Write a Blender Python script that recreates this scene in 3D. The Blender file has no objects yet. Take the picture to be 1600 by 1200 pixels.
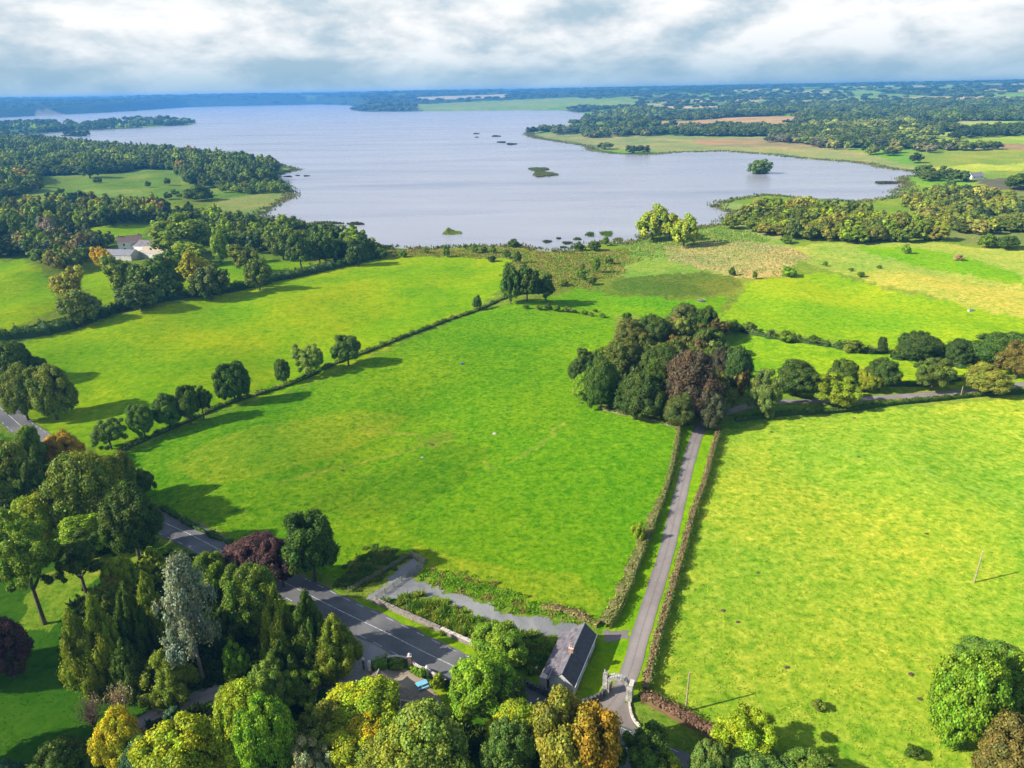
import bpy, math, random
import numpy as np
from mathutils import Vector

R = math.radians
rnd = random.Random(7)
rng = np.random.default_rng(7)
S = bpy.context.scene
COL = S.collection

# ------------------------------------------------------------------ camera
F_PX = 1111.0                       # focal length in pixels of the 1600 px wide photograph
ROLL, CAM_H = R(1.0), 94.0
PITCH = math.atan((600 - 141) / F_PX)
cam_d = bpy.data.cameras.new('camera')
cam_d.sensor_width = 36.0
cam_d.lens = 36.0 * F_PX / 1600
cam_d.clip_start, cam_d.clip_end = 0.5, 60000
cam = bpy.data.objects.new('camera', cam_d)
COL.objects.link(cam)
from mathutils import Matrix
cam.matrix_world = Matrix.Translation((0, 0, CAM_H)) @ Matrix.Rotation(R(90) - PITCH, 4, 'X') @ Matrix.Rotation(-ROLL, 4, 'Z')
S.camera = cam

# ------------------------------------------------------------------ sky and sun
SUN_EL, SUN_AZ = R(33), R(254.4)    # azimuth clockwise from +Y
w = bpy.data.worlds.new("World")
S.world = w
w.use_nodes = True
nt = w.node_tree
nt.nodes.clear()


def nd(tree, kind, **kw):
    n = tree.nodes.new(kind)
    for k, v in kw.items():
        if k.startswith('i_'):
            n.inputs[k[2:]].default_value = v
        else:
            setattr(n, k, v)
    return n


def math_node(tree, op, a, b=None, c=None, clamp=False):
    n = tree.nodes.new('ShaderNodeMath')
    n.operation = op
    n.use_clamp = clamp
    for i, v in enumerate((a, b, c)):
        if v is None:
            continue
        if isinstance(v, (int, float)):
            n.inputs[i].default_value = v
        else:
            tree.links.new(v, n.inputs[i])
    return n.outputs[0]


def mix_node(tree, fac, a, b, blend='MIX'):
    n = tree.nodes.new('ShaderNodeMix')
    n.data_type = 'RGBA'
    n.blend_type = blend
    for sock, v in ((n.inputs['Factor'], fac), (n.inputs[6], a), (n.inputs[7], b)):
        if isinstance(v, (int, float)):
            sock.default_value = v
        elif isinstance(v, tuple):
            sock.default_value = (*v, 1.0)
        else:
            tree.links.new(v, sock)
    return n.outputs[2]


def ramp(tree, fac, stops, interp='LINEAR'):
    n = tree.nodes.new('ShaderNodeValToRGB')
    n.color_ramp.interpolation = interp
    e = n.color_ramp.elements
    while len(e) < len(stops):
        e.new(0.5)
    for i, (p, c) in enumerate(stops):
        e[i].position = p
        e[i].color = (*c, 1.0) if isinstance(c, tuple) else (c, c, c, 1.0)
    tree.links.new(fac, n.inputs[0])
    return n.outputs[0]


SKY_STRENGTH = 0.1
sky = nd(nt, 'ShaderNodeTexSky', sky_type='NISHITA', sun_disc=False, sun_elevation=SUN_EL, sun_rotation=SUN_AZ,
         air_density=1.0, dust_density=1.0, ozone_density=1.0)
tc = nd(nt, 'ShaderNodeTexCoord')
mp = nd(nt, 'ShaderNodeMapping')
mp.inputs['Scale'].default_value = (1.0, 1.0, 2.6)
mp.inputs['Location'].default_value = (3.4, 0.9, 0.2)
nt.links.new(tc.outputs['Generated'], mp.inputs[0])
n1 = nd(nt, 'ShaderNodeTexNoise', i_Scale=9.0, i_Detail=11.0, i_Roughness=0.56, i_Distortion=0.15)
n2 = nd(nt, 'ShaderNodeTexNoise', i_Scale=2.1, i_Detail=3.0, i_Roughness=0.5)
n3 = nd(nt, 'ShaderNodeTexNoise', i_Scale=11.0, i_Detail=7.0, i_Roughness=0.6)
for n in (n1, n2, n3):
    nt.links.new(mp.outputs[0], n.inputs['Vector'])
sep = nd(nt, 'ShaderNodeSeparateXYZ')
nt.links.new(tc.outputs['Generated'], sep.inputs[0])
el = sep.outputs[2]
cl = math_node(nt, 'MULTIPLY_ADD', n1.outputs[0], 0.62, math_node(nt, 'MULTIPLY_ADD', n2.outputs[0], 0.20, math_node(nt, 'MULTIPLY', n3.outputs[0], 0.18)))
# blue-grey flat bases to white tops; lower sky is seen through more air
CLOUD_GAIN = 1.0
bright = ramp(nt, cl, [(0.39, (0.50, 0.66, 0.78)), (0.445, (0.68, 0.79, 0.87)), (0.495, (0.90, 0.95, 0.98)), (0.56, (1.14, 1.14, 1.14))])
low = ramp(nt, el, [(0.0, 1.0), (0.018, 0.86), (0.042, 0.28), (0.07, 0.0)])
horiz = mix_node(nt, ramp(nt, n1.outputs[0], [(0.35, 0.0), (0.6, 1.0)]), (0.36, 0.56, 0.72), (0.52, 0.71, 0.84))
cloudcol = mix_node(nt, low, bright, horiz)
scale = mix_node(nt, 1.0, cloudcol, (5.25, 5.3, 5.35), 'MULTIPLY')
cover = ramp(nt, el, [(0.10, 1.0), (0.35, 0.55), (1.0, 0.42)])

gap = ramp(nt, n2.outputs[0], [(0.42, 0.0), (0.60, 1.0)])
mfac = math_node(nt, 'MAXIMUM', ramp(nt, el, [(0.09, 1.0), (0.22, 0.0)]), math_node(nt, 'MULTIPLY', gap, cover), clamp=True)
skymix = mix_node(nt, mfac, sky.outputs[0], scale)
bg = nd(nt, 'ShaderNodeBackground', i_Strength=SKY_STRENGTH)
nt.links.new(skymix, bg.inputs[0])
out = nd(nt, 'ShaderNodeOutputWorld')
nt.links.new(bg.outputs[0], out.inputs[0])

sun_d = bpy.data.lights.new('sun', 'SUN')
sun_d.energy, sun_d.angle, sun_d.color = 5.0, R(0.5), (1.0, 0.92, 0.78)
sun = bpy.data.objects.new('sun', sun_d)
COL.objects.link(sun)
sd = Vector((-math.sin(SUN_AZ) * math.cos(SUN_EL), -math.cos(SUN_AZ) * math.cos(SUN_EL), -math.sin(SUN_EL)))
sun.rotation_euler = sd.to_track_quat('-Z', 'Y').to_euler()
sun.location = (-300, -100, 400)

S.view_settings.view_transform = 'Standard'
S.view_settings.look = 'None'
S.view_settings.exposure = 0.8
S.view_settings.gamma = 1.0
S.view_settings.use_curve_mapping = False
S.cycles.use_denoising = True
S.cycles.max_bounces = 6
S.cycles.diffuse_bounces = 2
S.cycles.glossy_bounces = 2
S.cycles.transmission_bounces = 3
S.cycles.volume_bounces = 1
S.cycles.transparent_max_bounces = 4
S.cycles.sample_clamp_indirect = 4.0

HAZE_DENSITY = 0.00014

# ------------------------------------------------------------------ photograph -> place (where things stand, worked out once)
_cp, _sp, _cr, _sr = math.cos(PITCH), math.sin(PITCH), math.cos(-ROLL), math.sin(-ROLL)


def ray(px, py):
    x, y = px - 800.0, 600.0 - py
    x, y = _cr * x - _sr * y, _sr * x + _cr * y
    return np.array([x, F_PX * _cp + y * _sp, y * _cp - F_PX * _sp])


def plane_pt(px, py, z):
    r = ray(px, py)
    t = (z - CAM_H) / r[2]
    return r * t + np.array([0, 0, CAM_H])


LAKE_Z = -3.0
LAKE_PX = [(-260, 188), (0, 184), (60, 181), (120, 178), (165, 176), (230, 172), (300, 167), (400, 165), (500, 163), (545, 164.5),
           (560, 168), (548, 172), (570, 174.5), (640, 174), (700, 173.5), (800, 172.5), (880, 172.5), (905, 176), (938, 182), (925, 186), (895, 192), (880, 200),
           (850, 204), (830, 206), (826, 210), (840, 216), (880, 222), (920, 228), (925, 235), (960, 240), (1010, 242), (1060, 238),
           (1130, 236), (1200, 241), (1260, 248), (1320, 252), (1360, 256), (1385, 263), (1445, 270), (1452, 274), (1410, 277),
           (1412, 283), (1418, 290), (1405, 300), (1404, 308), (1340, 316), (1260, 312), (1200, 304), (1165, 309), (1130, 315),
           (1118, 322), (1145, 333), (1135, 348), (1090, 357), (1040, 362), (1000, 372), (985, 381), (930, 379), (905, 386), (900, 391),
           (870, 394), (830, 390), (812, 384), (790, 385), (740, 385), (700, 387), (665, 389), (640, 389), (600, 386), (576, 384),
           (560, 377), (512, 369), (515, 360), (528, 354), (500, 349), (468, 350), (455, 343), (430, 346), (410, 342), (404, 335),
           (430, 318), (455, 309), (452, 301), (445, 291), (425, 280), (436, 271), (462, 265.5), (450, 262), (440, 259), (420, 254),
           (370, 250), (300, 241), (200, 233), (110, 224), (60, 216), (20, 210), (85, 208), (112, 205), (145, 203.5), (200, 201),
           (300, 195), (303, 190), (270, 189), (200, 191), (150, 194), (60, 195.5), (0, 196), (-260, 203)]
LAKE = np.array([plane_pt(x, y, LAKE_Z)[:2] for x, y in LAKE_PX])


def poly_inside(P, poly):
    x, y = P[:, 0], P[:, 1]
    if len(P) < 64:
        x1, y1 = poly[:, 0][None], poly[:, 1][None]
        x2, y2 = np.roll(poly[:, 0], -1)[None], np.roll(poly[:, 1], -1)[None]
        X, Y = x[:, None], y[:, None]
        c = (y1 > Y) != (y2 > Y)
        with np.errstate(divide='ignore', invalid='ignore'):
            return ((c & (X < (x2 - x1) * (Y - y1) / (y2 - y1) + x1)).sum(1) % 2).astype(bool)
    ins = np.zeros(len(P), bool)
    n = len(poly)
    for i in range(n):
        x1, y1 = poly[i]
        x2, y2 = poly[(i + 1) % n]
        c = (y1 > y) != (y2 > y)
        with np.errstate(divide='ignore', invalid='ignore'):
            xi = (x2 - x1) * (y - y1) / (y2 - y1) + x1
        ins ^= c & (x < xi)
    return ins


def poly_dist(P, poly, closed=True):
    if len(P) < 64:
        a = poly if closed else poly[:-1]
        ab = (np.roll(poly, -1, 0) if closed else poly[1:]) - a if closed else poly[1:] - poly[:-1]
        v = P[:, None] - a[None]
        t = np.clip((v * ab).sum(2) / np.maximum((ab * ab).sum(1), 1e-9), 0, 1)
        q = v - t[:, :, None] * ab
        return np.sqrt((q * q).sum(2).min(1))
    d = np.full(len(P), 1e18)
    n = len(poly)
    for i in range(n if closed else n - 1):
        a = poly[i]
        b = poly[(i + 1) % n]
        ab = b - a
        t = np.clip(((P - a) @ ab) / max(ab @ ab, 1e-9), 0, 1)
        q = P - (a + t[:, None] * ab)
        d = np.minimum(d, (q * q).sum(1))
    return np.sqrt(d)


def sstep(a, b, x):
    t = np.clip((x - a) / (b - a), 0, 1)
    return t * t * (3 - 2 * t)


def waves(x, y, wl, seed, n=6):
    g = np.random.default_rng(seed)
    o = np.zeros_like(x)
    for _ in range(n):
        a, k, p = g.uniform(0, 6.283), 6.283 / (wl * g.uniform(0.6, 1.6)), g.uniform(0, 6.283)
        o += np.sin((x * math.cos(a) + y * math.sin(a)) * k + p)
    return o / math.sqrt(n)


def terrain(P):
    """height of the land at ground points P (n,2)"""
    P = np.atleast_2d(np.asarray(P, float))
    x, y = P[:, 0], P[:, 1]
    d = np.hypot(x, y)
    ld = poly_dist(P, LAKE)
    ins = poly_inside(P, LAKE)
    h = np.where(ins, LAKE_Z - np.clip(ld * 0.05, 0.0, 1.5), LAKE_Z + 0.22 * sstep(0, 3, ld) + 2.78 * sstep(0, 200, ld))
    land = (~ins) * sstep(5, 120, ld)
    near = sstep(125, 190, d)
    h += land * near * (0.95 * waves(x, y, 80, 3) + 0.30 * waves(x, y, 28, 4)) * (1 - sstep(900, 1500, d))
    az = np.arctan2(x, y)
    far = sstep(2600, 9500, d)
    hill = 92 + 16 * waves(x, y, 3600, 11) + 7 * waves(x, y, 1300, 12) + 50 * sstep(-0.02, 0.55, az) + 26 * np.exp(-((az - 0.215) / 0.03) ** 2) * sstep(8500, 10500, d)
    h += land * far * np.clip(hill, 10, 94)
    h += land * sstep(900, 2600, d) * (2.5 * waves(x, y, 500, 13) + 5.0) * (1 - far)
    return np.where(ins, h, np.maximum(h, LAKE_Z + 0.25 * sstep(0, 4, ld)))


def W(px, py, dz=0.0):
    """the ground point (plus dz) seen at pixel px, py of the photograph"""
    z = 0.0
    for _ in range(7):
        p = plane_pt(px, py, z + dz)
        z = float(terrain(p[None, :2])[0])
    return np.array([p[0], p[1], z])


def path_w(pts):
    return np.array([W(*p)[:2] for p in pts])


def depth_of(p):
    """distance along the viewing axis"""
    return p[1] * _cp + (CAM_H - p[2]) * _sp


# ------------------------------------------------------------------ mesh helpers
def mk_mesh(name, V, quads=None, tris=None, col=None, smooth=False, mats=()):
    me = bpy.data.meshes.new(name)
    V = np.asarray(V, np.float32)
    me.vertices.add(len(V))
    me.vertices.foreach_set('co', V.ravel())
    li, ls = [], []
    off = 0
    if quads is not None and len(quads):
        q = np.asarray(quads, np.int32)
        li.append(q.ravel())
        ls.append(np.arange(len(q), dtype=np.int32) * 4)
        off = q.size
    if tris is not None and len(tris):
        t = np.asarray(tris, np.int32)
        li.append(t.ravel())
        ls.append(np.arange(len(t), dtype=np.int32) * 3 + off)
    li, ls = np.concatenate(li), np.concatenate(ls)
    me.loops.add(len(li))
    me.loops.foreach_set('vertex_index', li)
    me.polygons.add(len(ls))
    me.polygons.foreach_set('loop_start', ls)
    if smooth:
        me.polygons.foreach_set('use_smooth', np.ones(len(ls), bool))
    if col is not None:
        a = me.attributes.new('tint', 'FLOAT_COLOR', 'POINT')
        c = np.ones((len(V), 4), np.float32)
        c[:, :col.shape[1]] = col
        a.data.foreach_set('color', c.ravel())
    me.update(calc_edges=True)
    for m in mats:
        me.materials.append(m)
    return me


class MB:
    """collects simple solids; build() links them as one mesh object"""
    def __init__(self):
        self.v, self.f = [], []

    def add(self, V, Fs):
        o = len(self.v)
        self.v += [tuple(p) for p in V]
        self.f += [tuple(i + o for i in f) for f in Fs]
        return self

    def box(self, c, s, rz=0.0, jit=0.0):
        cx, cy, cz = c
        ca, sa = math.cos(rz), math.sin(rz)
        V = []
        for dz in (-1, 1):
            for dx, dy in ((-1, -1), (1, -1), (1, 1), (-1, 1)):
                x = dx * s[0] / 2 + rnd.uniform(-jit, jit)
                y = dy * s[1] / 2 + rnd.uniform(-jit, jit)
                V.append((cx + x * ca - y * sa, cy + x * sa + y * ca, cz + dz * s[2] / 2 + (rnd.uniform(-jit, jit) if dz > 0 else 0)))
        return self.add(V, [(3, 2, 1, 0), (4, 5, 6, 7), (0, 1, 5, 4), (1, 2, 6, 5), (2, 3, 7, 6), (3, 0, 4, 7)])

    def prism(self, poly, z0, z1):
        n = len(poly)
        V = [(*p, z0) for p in poly] + [(*p, z1) for p in poly]
        Fs = [tuple(range(n))[::-1], tuple(range(n, 2 * n))]
        Fs += [(i, (i + 1) % n, n + (i + 1) % n, n + i) for i in range(n)]
        return self.add(V, Fs)

    def tube(self, pts, rad, n=8):
        pts = [np.array(p, float) for p in pts]
        rad = rad if hasattr(rad, '__len__') else [rad] * len(pts)
        V = []
        for i, p in enumerate(pts):
            d = pts[min(i + 1, len(pts) - 1)] - pts[max(i - 1, 0)]
            d = d / (np.linalg.norm(d) + 1e-9)
            a = np.cross(d, (0.0, 1.0, 0.0) if abs(d[2]) > 0.7 else (0.0, 0.0, 1.0))
            a /= np.linalg.norm(a)
            b = np.cross(d, a)
            for k in range(n):
                t = 2 * math.pi * k / n
                V.append(p + rad[i] * (a * math.cos(t) + b * math.sin(t)))
        Fs = []
        for i in range(len(pts) - 1):
            for k in range(n):
                Fs.append((i * n + k, i * n + (k + 1) % n, (i + 1) * n + (k + 1) % n, (i + 1) * n + k))
        Fs += [tuple(range(n))[::-1], tuple(range((len(pts) - 1) * n, len(pts) * n))]
        return self.add(V, Fs)

    def mesh(self, name, mat):
        me = bpy.data.meshes.new(name)
        me.from_pydata([tuple(map(float, p)) for p in self.v], [], self.f)
        me.materials.append(mat)
        me.update()
        return me

    def build(self, name, mat, parent=None, loc=None):
        o = bpy.data.objects.new(name, self.mesh(name, mat))
        COL.objects.link(o)
        o.parent = parent
        if loc is not None:
            o.location = loc
        return o


def tag(o, label=None, cat=None, group=None, kind=None):
    for k, v in (('label', label), ('category', cat), ('group', group), ('kind', kind)):
        if v:
            o[k] = v
    return o


def thing(name, label, cat, loc=(0, 0, 0), rz=0.0, group=None):
    o = bpy.data.objects.new(name, None)
    COL.objects.link(o)
    o.location = [float(c) for c in loc]
    o.rotation_euler = (0, 0, rz)
    o.empty_display_size = 0.3
    return tag(o, label, cat, group)


def obj(name, me, parent=None, loc=None):
    o = bpy.data.objects.new(name, me)
    COL.objects.link(o)
    o.parent = parent
    if loc is not None:
        o.location = [float(c) for c in loc]
    return o


# ------------------------------------------------------------------ materials
def new_mat(name):
    m = bpy.data.materials.new(name)
    m.use_nodes = True
    t = m.node_tree
    t.nodes.clear()
    o = t.nodes.new('ShaderNodeOutputMaterial')
    return m, t, o


def pos_noise(t, scale, detail=4.0, rough=0.55, dist=0.0, obj_space=False):
    if obj_space:
        v = t.nodes.new('ShaderNodeTexCoord').outputs['Object']
    else:
        v = t.nodes.new('ShaderNodeNewGeometry').outputs['Position']
    n = nd(t, 'ShaderNodeTexNoise', i_Scale=scale, i_Detail=detail, i_Roughness=rough, i_Distortion=dist)
    t.links.new(v, n.inputs['Vector'])
    return n.outputs[0]


def simple_mat(name, c1, c2, scale=3.0, rough=0.85, bump=0.3, metallic=0.0, bump_dist=0.05, detail=6.0):
    m, t, o = new_mat(name)
    n = pos_noise(t, scale, detail, 0.6)
    c = ramp(t, n, [(0.35, c1), (0.65, c2)])
    b = nd(t, 'ShaderNodeBsdfPrincipled', i_Roughness=rough, i_Metallic=metallic)
    t.links.new(c, b.inputs['Base Color'])
    if bump:
        bn = nd(t, 'ShaderNodeBump', i_Strength=bump, i_Distance=bump_dist)
        t.links.new(pos_noise(t, scale * 4, 4.0), bn.inputs['Height'])
        t.links.new(bn.outputs[0], b.inputs['Normal'])
    t.links.new(b.outputs[0], o.inputs[0])
    return m


def leaf_mat(name, source):
    m, t, o = new_mat(name)
    at = nd(t, 'ShaderNodeAttribute', attribute_name='tint')
    if source == 'object':
        c2 = t.nodes.new('ShaderNodeObjectInfo').outputs['Color']
    else:
        a2 = nd(t, 'ShaderNodeAttribute', attribute_name='itint', attribute_type='INSTANCER')
        c2 = a2.outputs['Color']
    c = mix_node(t, 1.0, at.outputs['Color'], c2, 'MULTIPLY')
    d = nd(t, 'ShaderNodeBsdfDiffuse')
    tr = nd(t, 'ShaderNodeBsdfTranslucent')
    gl = nd(t, 'ShaderNodeBsdfGlossy', i_Roughness=0.5)
    gl.inputs['Color'].default_value = (0.9, 0.95, 1.0, 1)
    t.links.new(c, d.inputs[0])
    tc_ = mix_node(t, 1.0, c, (1.25, 1.15, 0.5), 'MULTIPLY')
    t.links.new(tc_, tr.inputs[0])
    m1 = nd(t, 'ShaderNodeMixShader', i_Fac=0.26)
    t.links.new(d.outputs[0], m1.inputs[1])
    t.links.new(tr.outputs[0], m1.inputs[2])
    m2 = nd(t, 'ShaderNodeMixShader', i_Fac=0.012)
    t.links.new(m1.outputs[0], m2.inputs[1])
    t.links.new(gl.outputs[0], m2.inputs[2])
    t.links.new(m2.outputs[0], o.inputs[0])
    return m


M = {}
M['leaf'] = leaf_mat('leaf', 'object')
M['leaf_far'] = leaf_mat('leaf_far', 'instance')
M['bark'] = simple_mat('bark', (0.06, 0.045, 0.035), (0.13, 0.10, 0.08), 1.5, 0.9, 0.6)
M['bark_pale'] = simple_mat('bark_pale', (0.17, 0.12, 0.10), (0.28, 0.21, 0.18), 1.5, 0.9, 0.6)
M['pole'] = simple_mat('pole_wood', (0.28, 0.22, 0.13), (0.42, 0.34, 0.20), 2.0, 0.8, 0.3)
M['timber'] = simple_mat('weathered_timber', (0.14, 0.13, 0.10), (0.26, 0.23, 0.17), 2.0, 0.85, 0.4)
M['board'] = simple_mat('pinkish_board', (0.30, 0.22, 0.20), (0.44, 0.34, 0.32), 1.5, 0.8, 0.3)
M['stone'] = simple_mat('pale_limestone', (0.16, 0.16, 0.15), (0.50, 0.49, 0.45), 1.6, 0.9, 0.8, bump_dist=0.12)
M['stone_dark'] = simple_mat('dark_rubble_stone', (0.035, 0.035, 0.04), (0.14, 0.14, 0.15), 2.2, 0.9, 0.9, bump_dist=0.12)
M['stone_wall'] = simple_mat('roadside_stone', (0.16, 0.14, 0.12), (0.34, 0.29, 0.26), 1.8, 0.9, 0.8, bump_dist=0.12)
M['stone_light'] = simple_mat('light_coping', (0.42, 0.37, 0.34), (0.60, 0.54, 0.50), 2.2, 0.9, 0.5)
M['slate'] = simple_mat('shaded_slate', (0.016, 0.016, 0.03), (0.045, 0.042, 0.07), 1.3, 0.55, 0.4)  # lodge slate with the shade of the slope turned from the sun in its colour
M['slate_lit'] = simple_mat('sunlit_lilac_slate', (0.06, 0.055, 0.07), (0.20, 0.17, 0.195), 0.9, 0.7, 0.5)  # same lodge slate in its sunlit tone, the light put into the colour
M['render_wall'] = simple_mat('weathered_render', (0.38, 0.38, 0.39), (0.58, 0.57, 0.56), 1.1, 0.9, 0.3)
M['white'] = simple_mat('white_paint', (0.62, 0.62, 0.62), (0.82, 0.82, 0.80), 2.0, 0.6, 0.1)
M['brick_red'] = simple_mat('reddish_brick', (0.26, 0.13, 0.09), (0.42, 0.26, 0.20), 3.0, 0.9, 0.4)
M['roof_brown'] = simple_mat('brown_roof_tile', (0.10, 0.065, 0.055), (0.20, 0.14, 0.12), 2.0, 0.8, 0.5)
M['roof_grey'] = simple_mat('grey_roof', (0.13, 0.13, 0.16), (0.22, 0.22, 0.26), 1.0, 0.7, 0.3)
M['roof_tan'] = simple_mat('tan_roof', (0.28, 0.23, 0.17), (0.40, 0.34, 0.27), 1.0, 0.8, 0.3)
M['glass'] = simple_mat('window_glass', (0.02, 0.035, 0.05), (0.03, 0.05, 0.07), 1.0, 0.12, 0.0)
M['blue_paint'] = simple_mat('light_blue_paint', (0.13, 0.42, 0.60), (0.22, 0.52, 0.70), 2.0, 0.5, 0.1)
M['blue_plastic'] = simple_mat('blue_plastic', (0.02, 0.10, 0.18), (0.04, 0.16, 0.26), 2.0, 0.4, 0.0)
M['grey_metal'] = simple_mat('grey_metal', (0.25, 0.26, 0.27), (0.42, 0.43, 0.44), 2.0, 0.5, 0.1, 0.6)
M['earth'] = simple_mat('bare_earth', (0.05, 0.035, 0.02), (0.12, 0.085, 0.05), 3.0, 0.95, 0.8)
M['rust'] = simple_mat('rusty_iron', (0.10, 0.04, 0.02), (0.18, 0.08, 0.04), 3.0, 0.8, 0.2)
M['terracotta'] = simple_mat('terracotta', (0.32, 0.12, 0.06), (0.42, 0.18, 0.09), 3.0, 0.8, 0.2)


def asphalt_mat(name, c1, c2, c3, track=False):
    m, t, o = new_mat(name)
    big = pos_noise(t, 0.12, 4.0, 0.6, 0.5)
    fine = pos_noise(t, 2.2, 6.0, 0.7)
    c = ramp(t, big, [(0.35, c1), (0.62, c2)])
    c = mix_node(t, ramp(t, fine, [(0.5, 0.0), (0.75, 0.55)]), c, c3)
    if track:       # wheel tracks run along the lane: v holds the place across it
        at = nd(t, 'ShaderNodeAttribute', attribute_name='tint')
        s = nd(t, 'ShaderNodeSeparateColor')
        t.links.new(at.outputs['Color'], s.inputs[0])
        a = math_node(t, 'ABSOLUTE', math_node(t, 'SUBTRACT', s.outputs[0], 0.5))
        worn = ramp(t, math_node(t, 'MULTIPLY_ADD', fine, 0.08, a), [(0.04, 1.0), (0.12, 0.0), (0.34, 0.0), (0.40, 0.35), (0.52, 1.0)])
        c = mix_node(t, math_node(t, 'MULTIPLY', worn, 0.5), c, track)
    b = nd(t, 'ShaderNodeBsdfPrincipled', i_Roughness=0.9)
    t.links.new(c, b.inputs['Base Color'])
    bn = nd(t, 'ShaderNodeBump', i_Strength=0.3, i_Distance=0.04)
    t.links.new(fine, bn.inputs['Height'])
    t.links.new(bn.outputs[0], b.inputs['Normal'])
    t.links.new(b.outputs[0], o.inputs[0])
    return m


M['asphalt'] = asphalt_mat('road_asphalt', (0.075, 0.077, 0.088), (0.135, 0.135, 0.14), (0.175, 0.17, 0.16))
M['drive'] = asphalt_mat('drive_surface', (0.19, 0.165, 0.16), (0.26, 0.23, 0.22), (0.32, 0.28, 0.26), (0.13, 0.11, 0.09))
M['gravel'] = asphalt_mat('grey_gravel', (0.12, 0.13, 0.14), (0.23, 0.235, 0.24), (0.30, 0.27, 0.22))
M['apron'] = asphalt_mat('dusty_apron', (0.19, 0.185, 0.19), (0.27, 0.26, 0.26), (0.13, 0.125, 0.13))
M['paving'] = asphalt_mat('brown_paving', (0.22, 0.18, 0.13), (0.30, 0.25, 0.18), (0.16, 0.13, 0.10))
M['line'] = simple_mat('road_paint', (0.20, 0.20, 0.21), (0.72, 0.72, 0.70), 2.2, 0.7, 0.0)


def ground_mat():
    m, t, o = new_mat('meadow')
    at = nd(t, 'ShaderNodeAttribute', attribute_name='tint')
    c = at.outputs['Color']
    rough = at.outputs['Alpha']             # how tussocky this field is
    f1 = pos_noise(t, 0.75, 9.0, 0.74)       # tufts
    f2 = pos_noise(t, 0.30, 7.0, 0.70, 0.5) # clumps
    f3 = pos_noise(t, 0.022, 4.0, 0.6, 0.8) # broad patches
    v1 = ramp(t, f1, [(0.35, (0.38, 0.56, 0.4)), (0.46, (0.85, 0.93, 0.85)), (0.54, (1.10, 1.05, 1.15)), (0.66, (1.65, 1.35, 1.9))])
    v1 = mix_node(t, rough, (1.0, 1.0, 1.0), v1)
    c = mix_node(t, 1.0, c, v1, 'MULTIPLY')
    v2 = ramp(t, f2, [(0.36, (0.62, 0.82, 0.66)), (0.5, (1.0, 1.0, 1.0)), (0.66, (1.32, 1.12, 1.6))])
    c = mix_node(t, 1.0, c, v2, 'MULTIPLY')
    v3 = ramp(t, f3, [(0.36, (0.68, 0.90, 0.8)), (0.5, (1.0, 1.0, 1.0)), (0.62, (1.35, 1.10, 1.15))])
    c = mix_node(t, 0.55, c, v3, 'MULTIPLY')
    f5 = pos_noise(t, 0.009, 3.0, 0.5, 1.2)
    v5 = ramp(t, f5, [(0.36, (0.74, 0.92, 0.9)), (0.5, (1.0, 1.0, 1.0)), (0.62, (1.30, 1.07, 1.1))])
    c = mix_node(t, 0.8, c, v5, 'MULTIPLY')
    # sparse bleached stalks
    f4 = pos_noise(t, 3.2, 5.0, 0.75)
    dry = math_node(t, 'MULTIPLY', ramp(t, f4, [(0.60, 0.0), (0.75, 0.5)]), math_node(t, 'MULTIPLY', rough, ramp(t, f2, [(0.45, 0.1), (0.6, 1.0)])))
    c = mix_node(t, dry, c, (0.42, 0.34, 0.12))
    d = nd(t, 'ShaderNodeBsdfDiffuse', i_Roughness=0.6)
    t.links.new(c, d.inputs[0])
    bn = nd(t, 'ShaderNodeBump', i_Strength=0.55, i_Distance=0.35)
    h = math_node(t, 'MULTIPLY_ADD', f2, 1.2, math_node(t, 'MULTIPLY', f1, 0.8))
    t.links.new(math_node(t, 'MULTIPLY', h, rough), bn.inputs['Height'])
    t.links.new(bn.outputs[0], d.inputs['Normal'])
    t.links.new(d.outputs[0], o.inputs[0])
    return m


M['ground'] = ground_mat()


def water_mat():
    m, t, o = new_mat('lake_water')
    b = nd(t, 'ShaderNodeBsdfPrincipled', i_Roughness=0.22, i_IOR=1.33)
    geo = t.nodes.new('ShaderNodeNewGeometry')
    mpn = nd(t, 'ShaderNodeMapping')
    mpn.inputs['Rotation'].default_value = (0, 0, 0.35)
    mpn.inputs['Scale'].default_value = (0.22, 1.0, 1.0)
    t.links.new(geo.outputs['Position'], mpn.inputs[0])
    a = nd(t, 'ShaderNodeTexNoise', i_Scale=0.012, i_Detail=9.0, i_Roughness=0.7, i_Distortion=0.3)
    t.links.new(mpn.outputs[0], a.inputs['Vector'])
    c = ramp(t, a.outputs[0], [(0.34, (0.225, 0.25, 0.315)), (0.46, (0.285, 0.295, 0.345)), (0.66, (0.33, 0.33, 0.365))])
    t.links.new(c, b.inputs['Base Color'])
    r = ramp(t, a.outputs[0], [(0.35, 0.34), (0.65, 0.16)])
    t.links.new(r, b.inputs['Roughness'])
    wv = nd(t, 'ShaderNodeTexNoise', i_Scale=0.55, i_Detail=4.0, i_Roughness=0.6)
    t.links.new(mpn.outputs[0], wv.inputs['Vector'])
    bn = nd(t, 'ShaderNodeBump', i_Strength=0.5, i_Distance=0.35)
    t.links.new(wv.outputs[0], bn.inputs['Height'])
    t.links.new(bn.outputs[0], b.inputs['Normal'])
    t.links.new(b.outputs[0], o.inputs[0])
    return m


M['water'] = water_mat()

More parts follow.
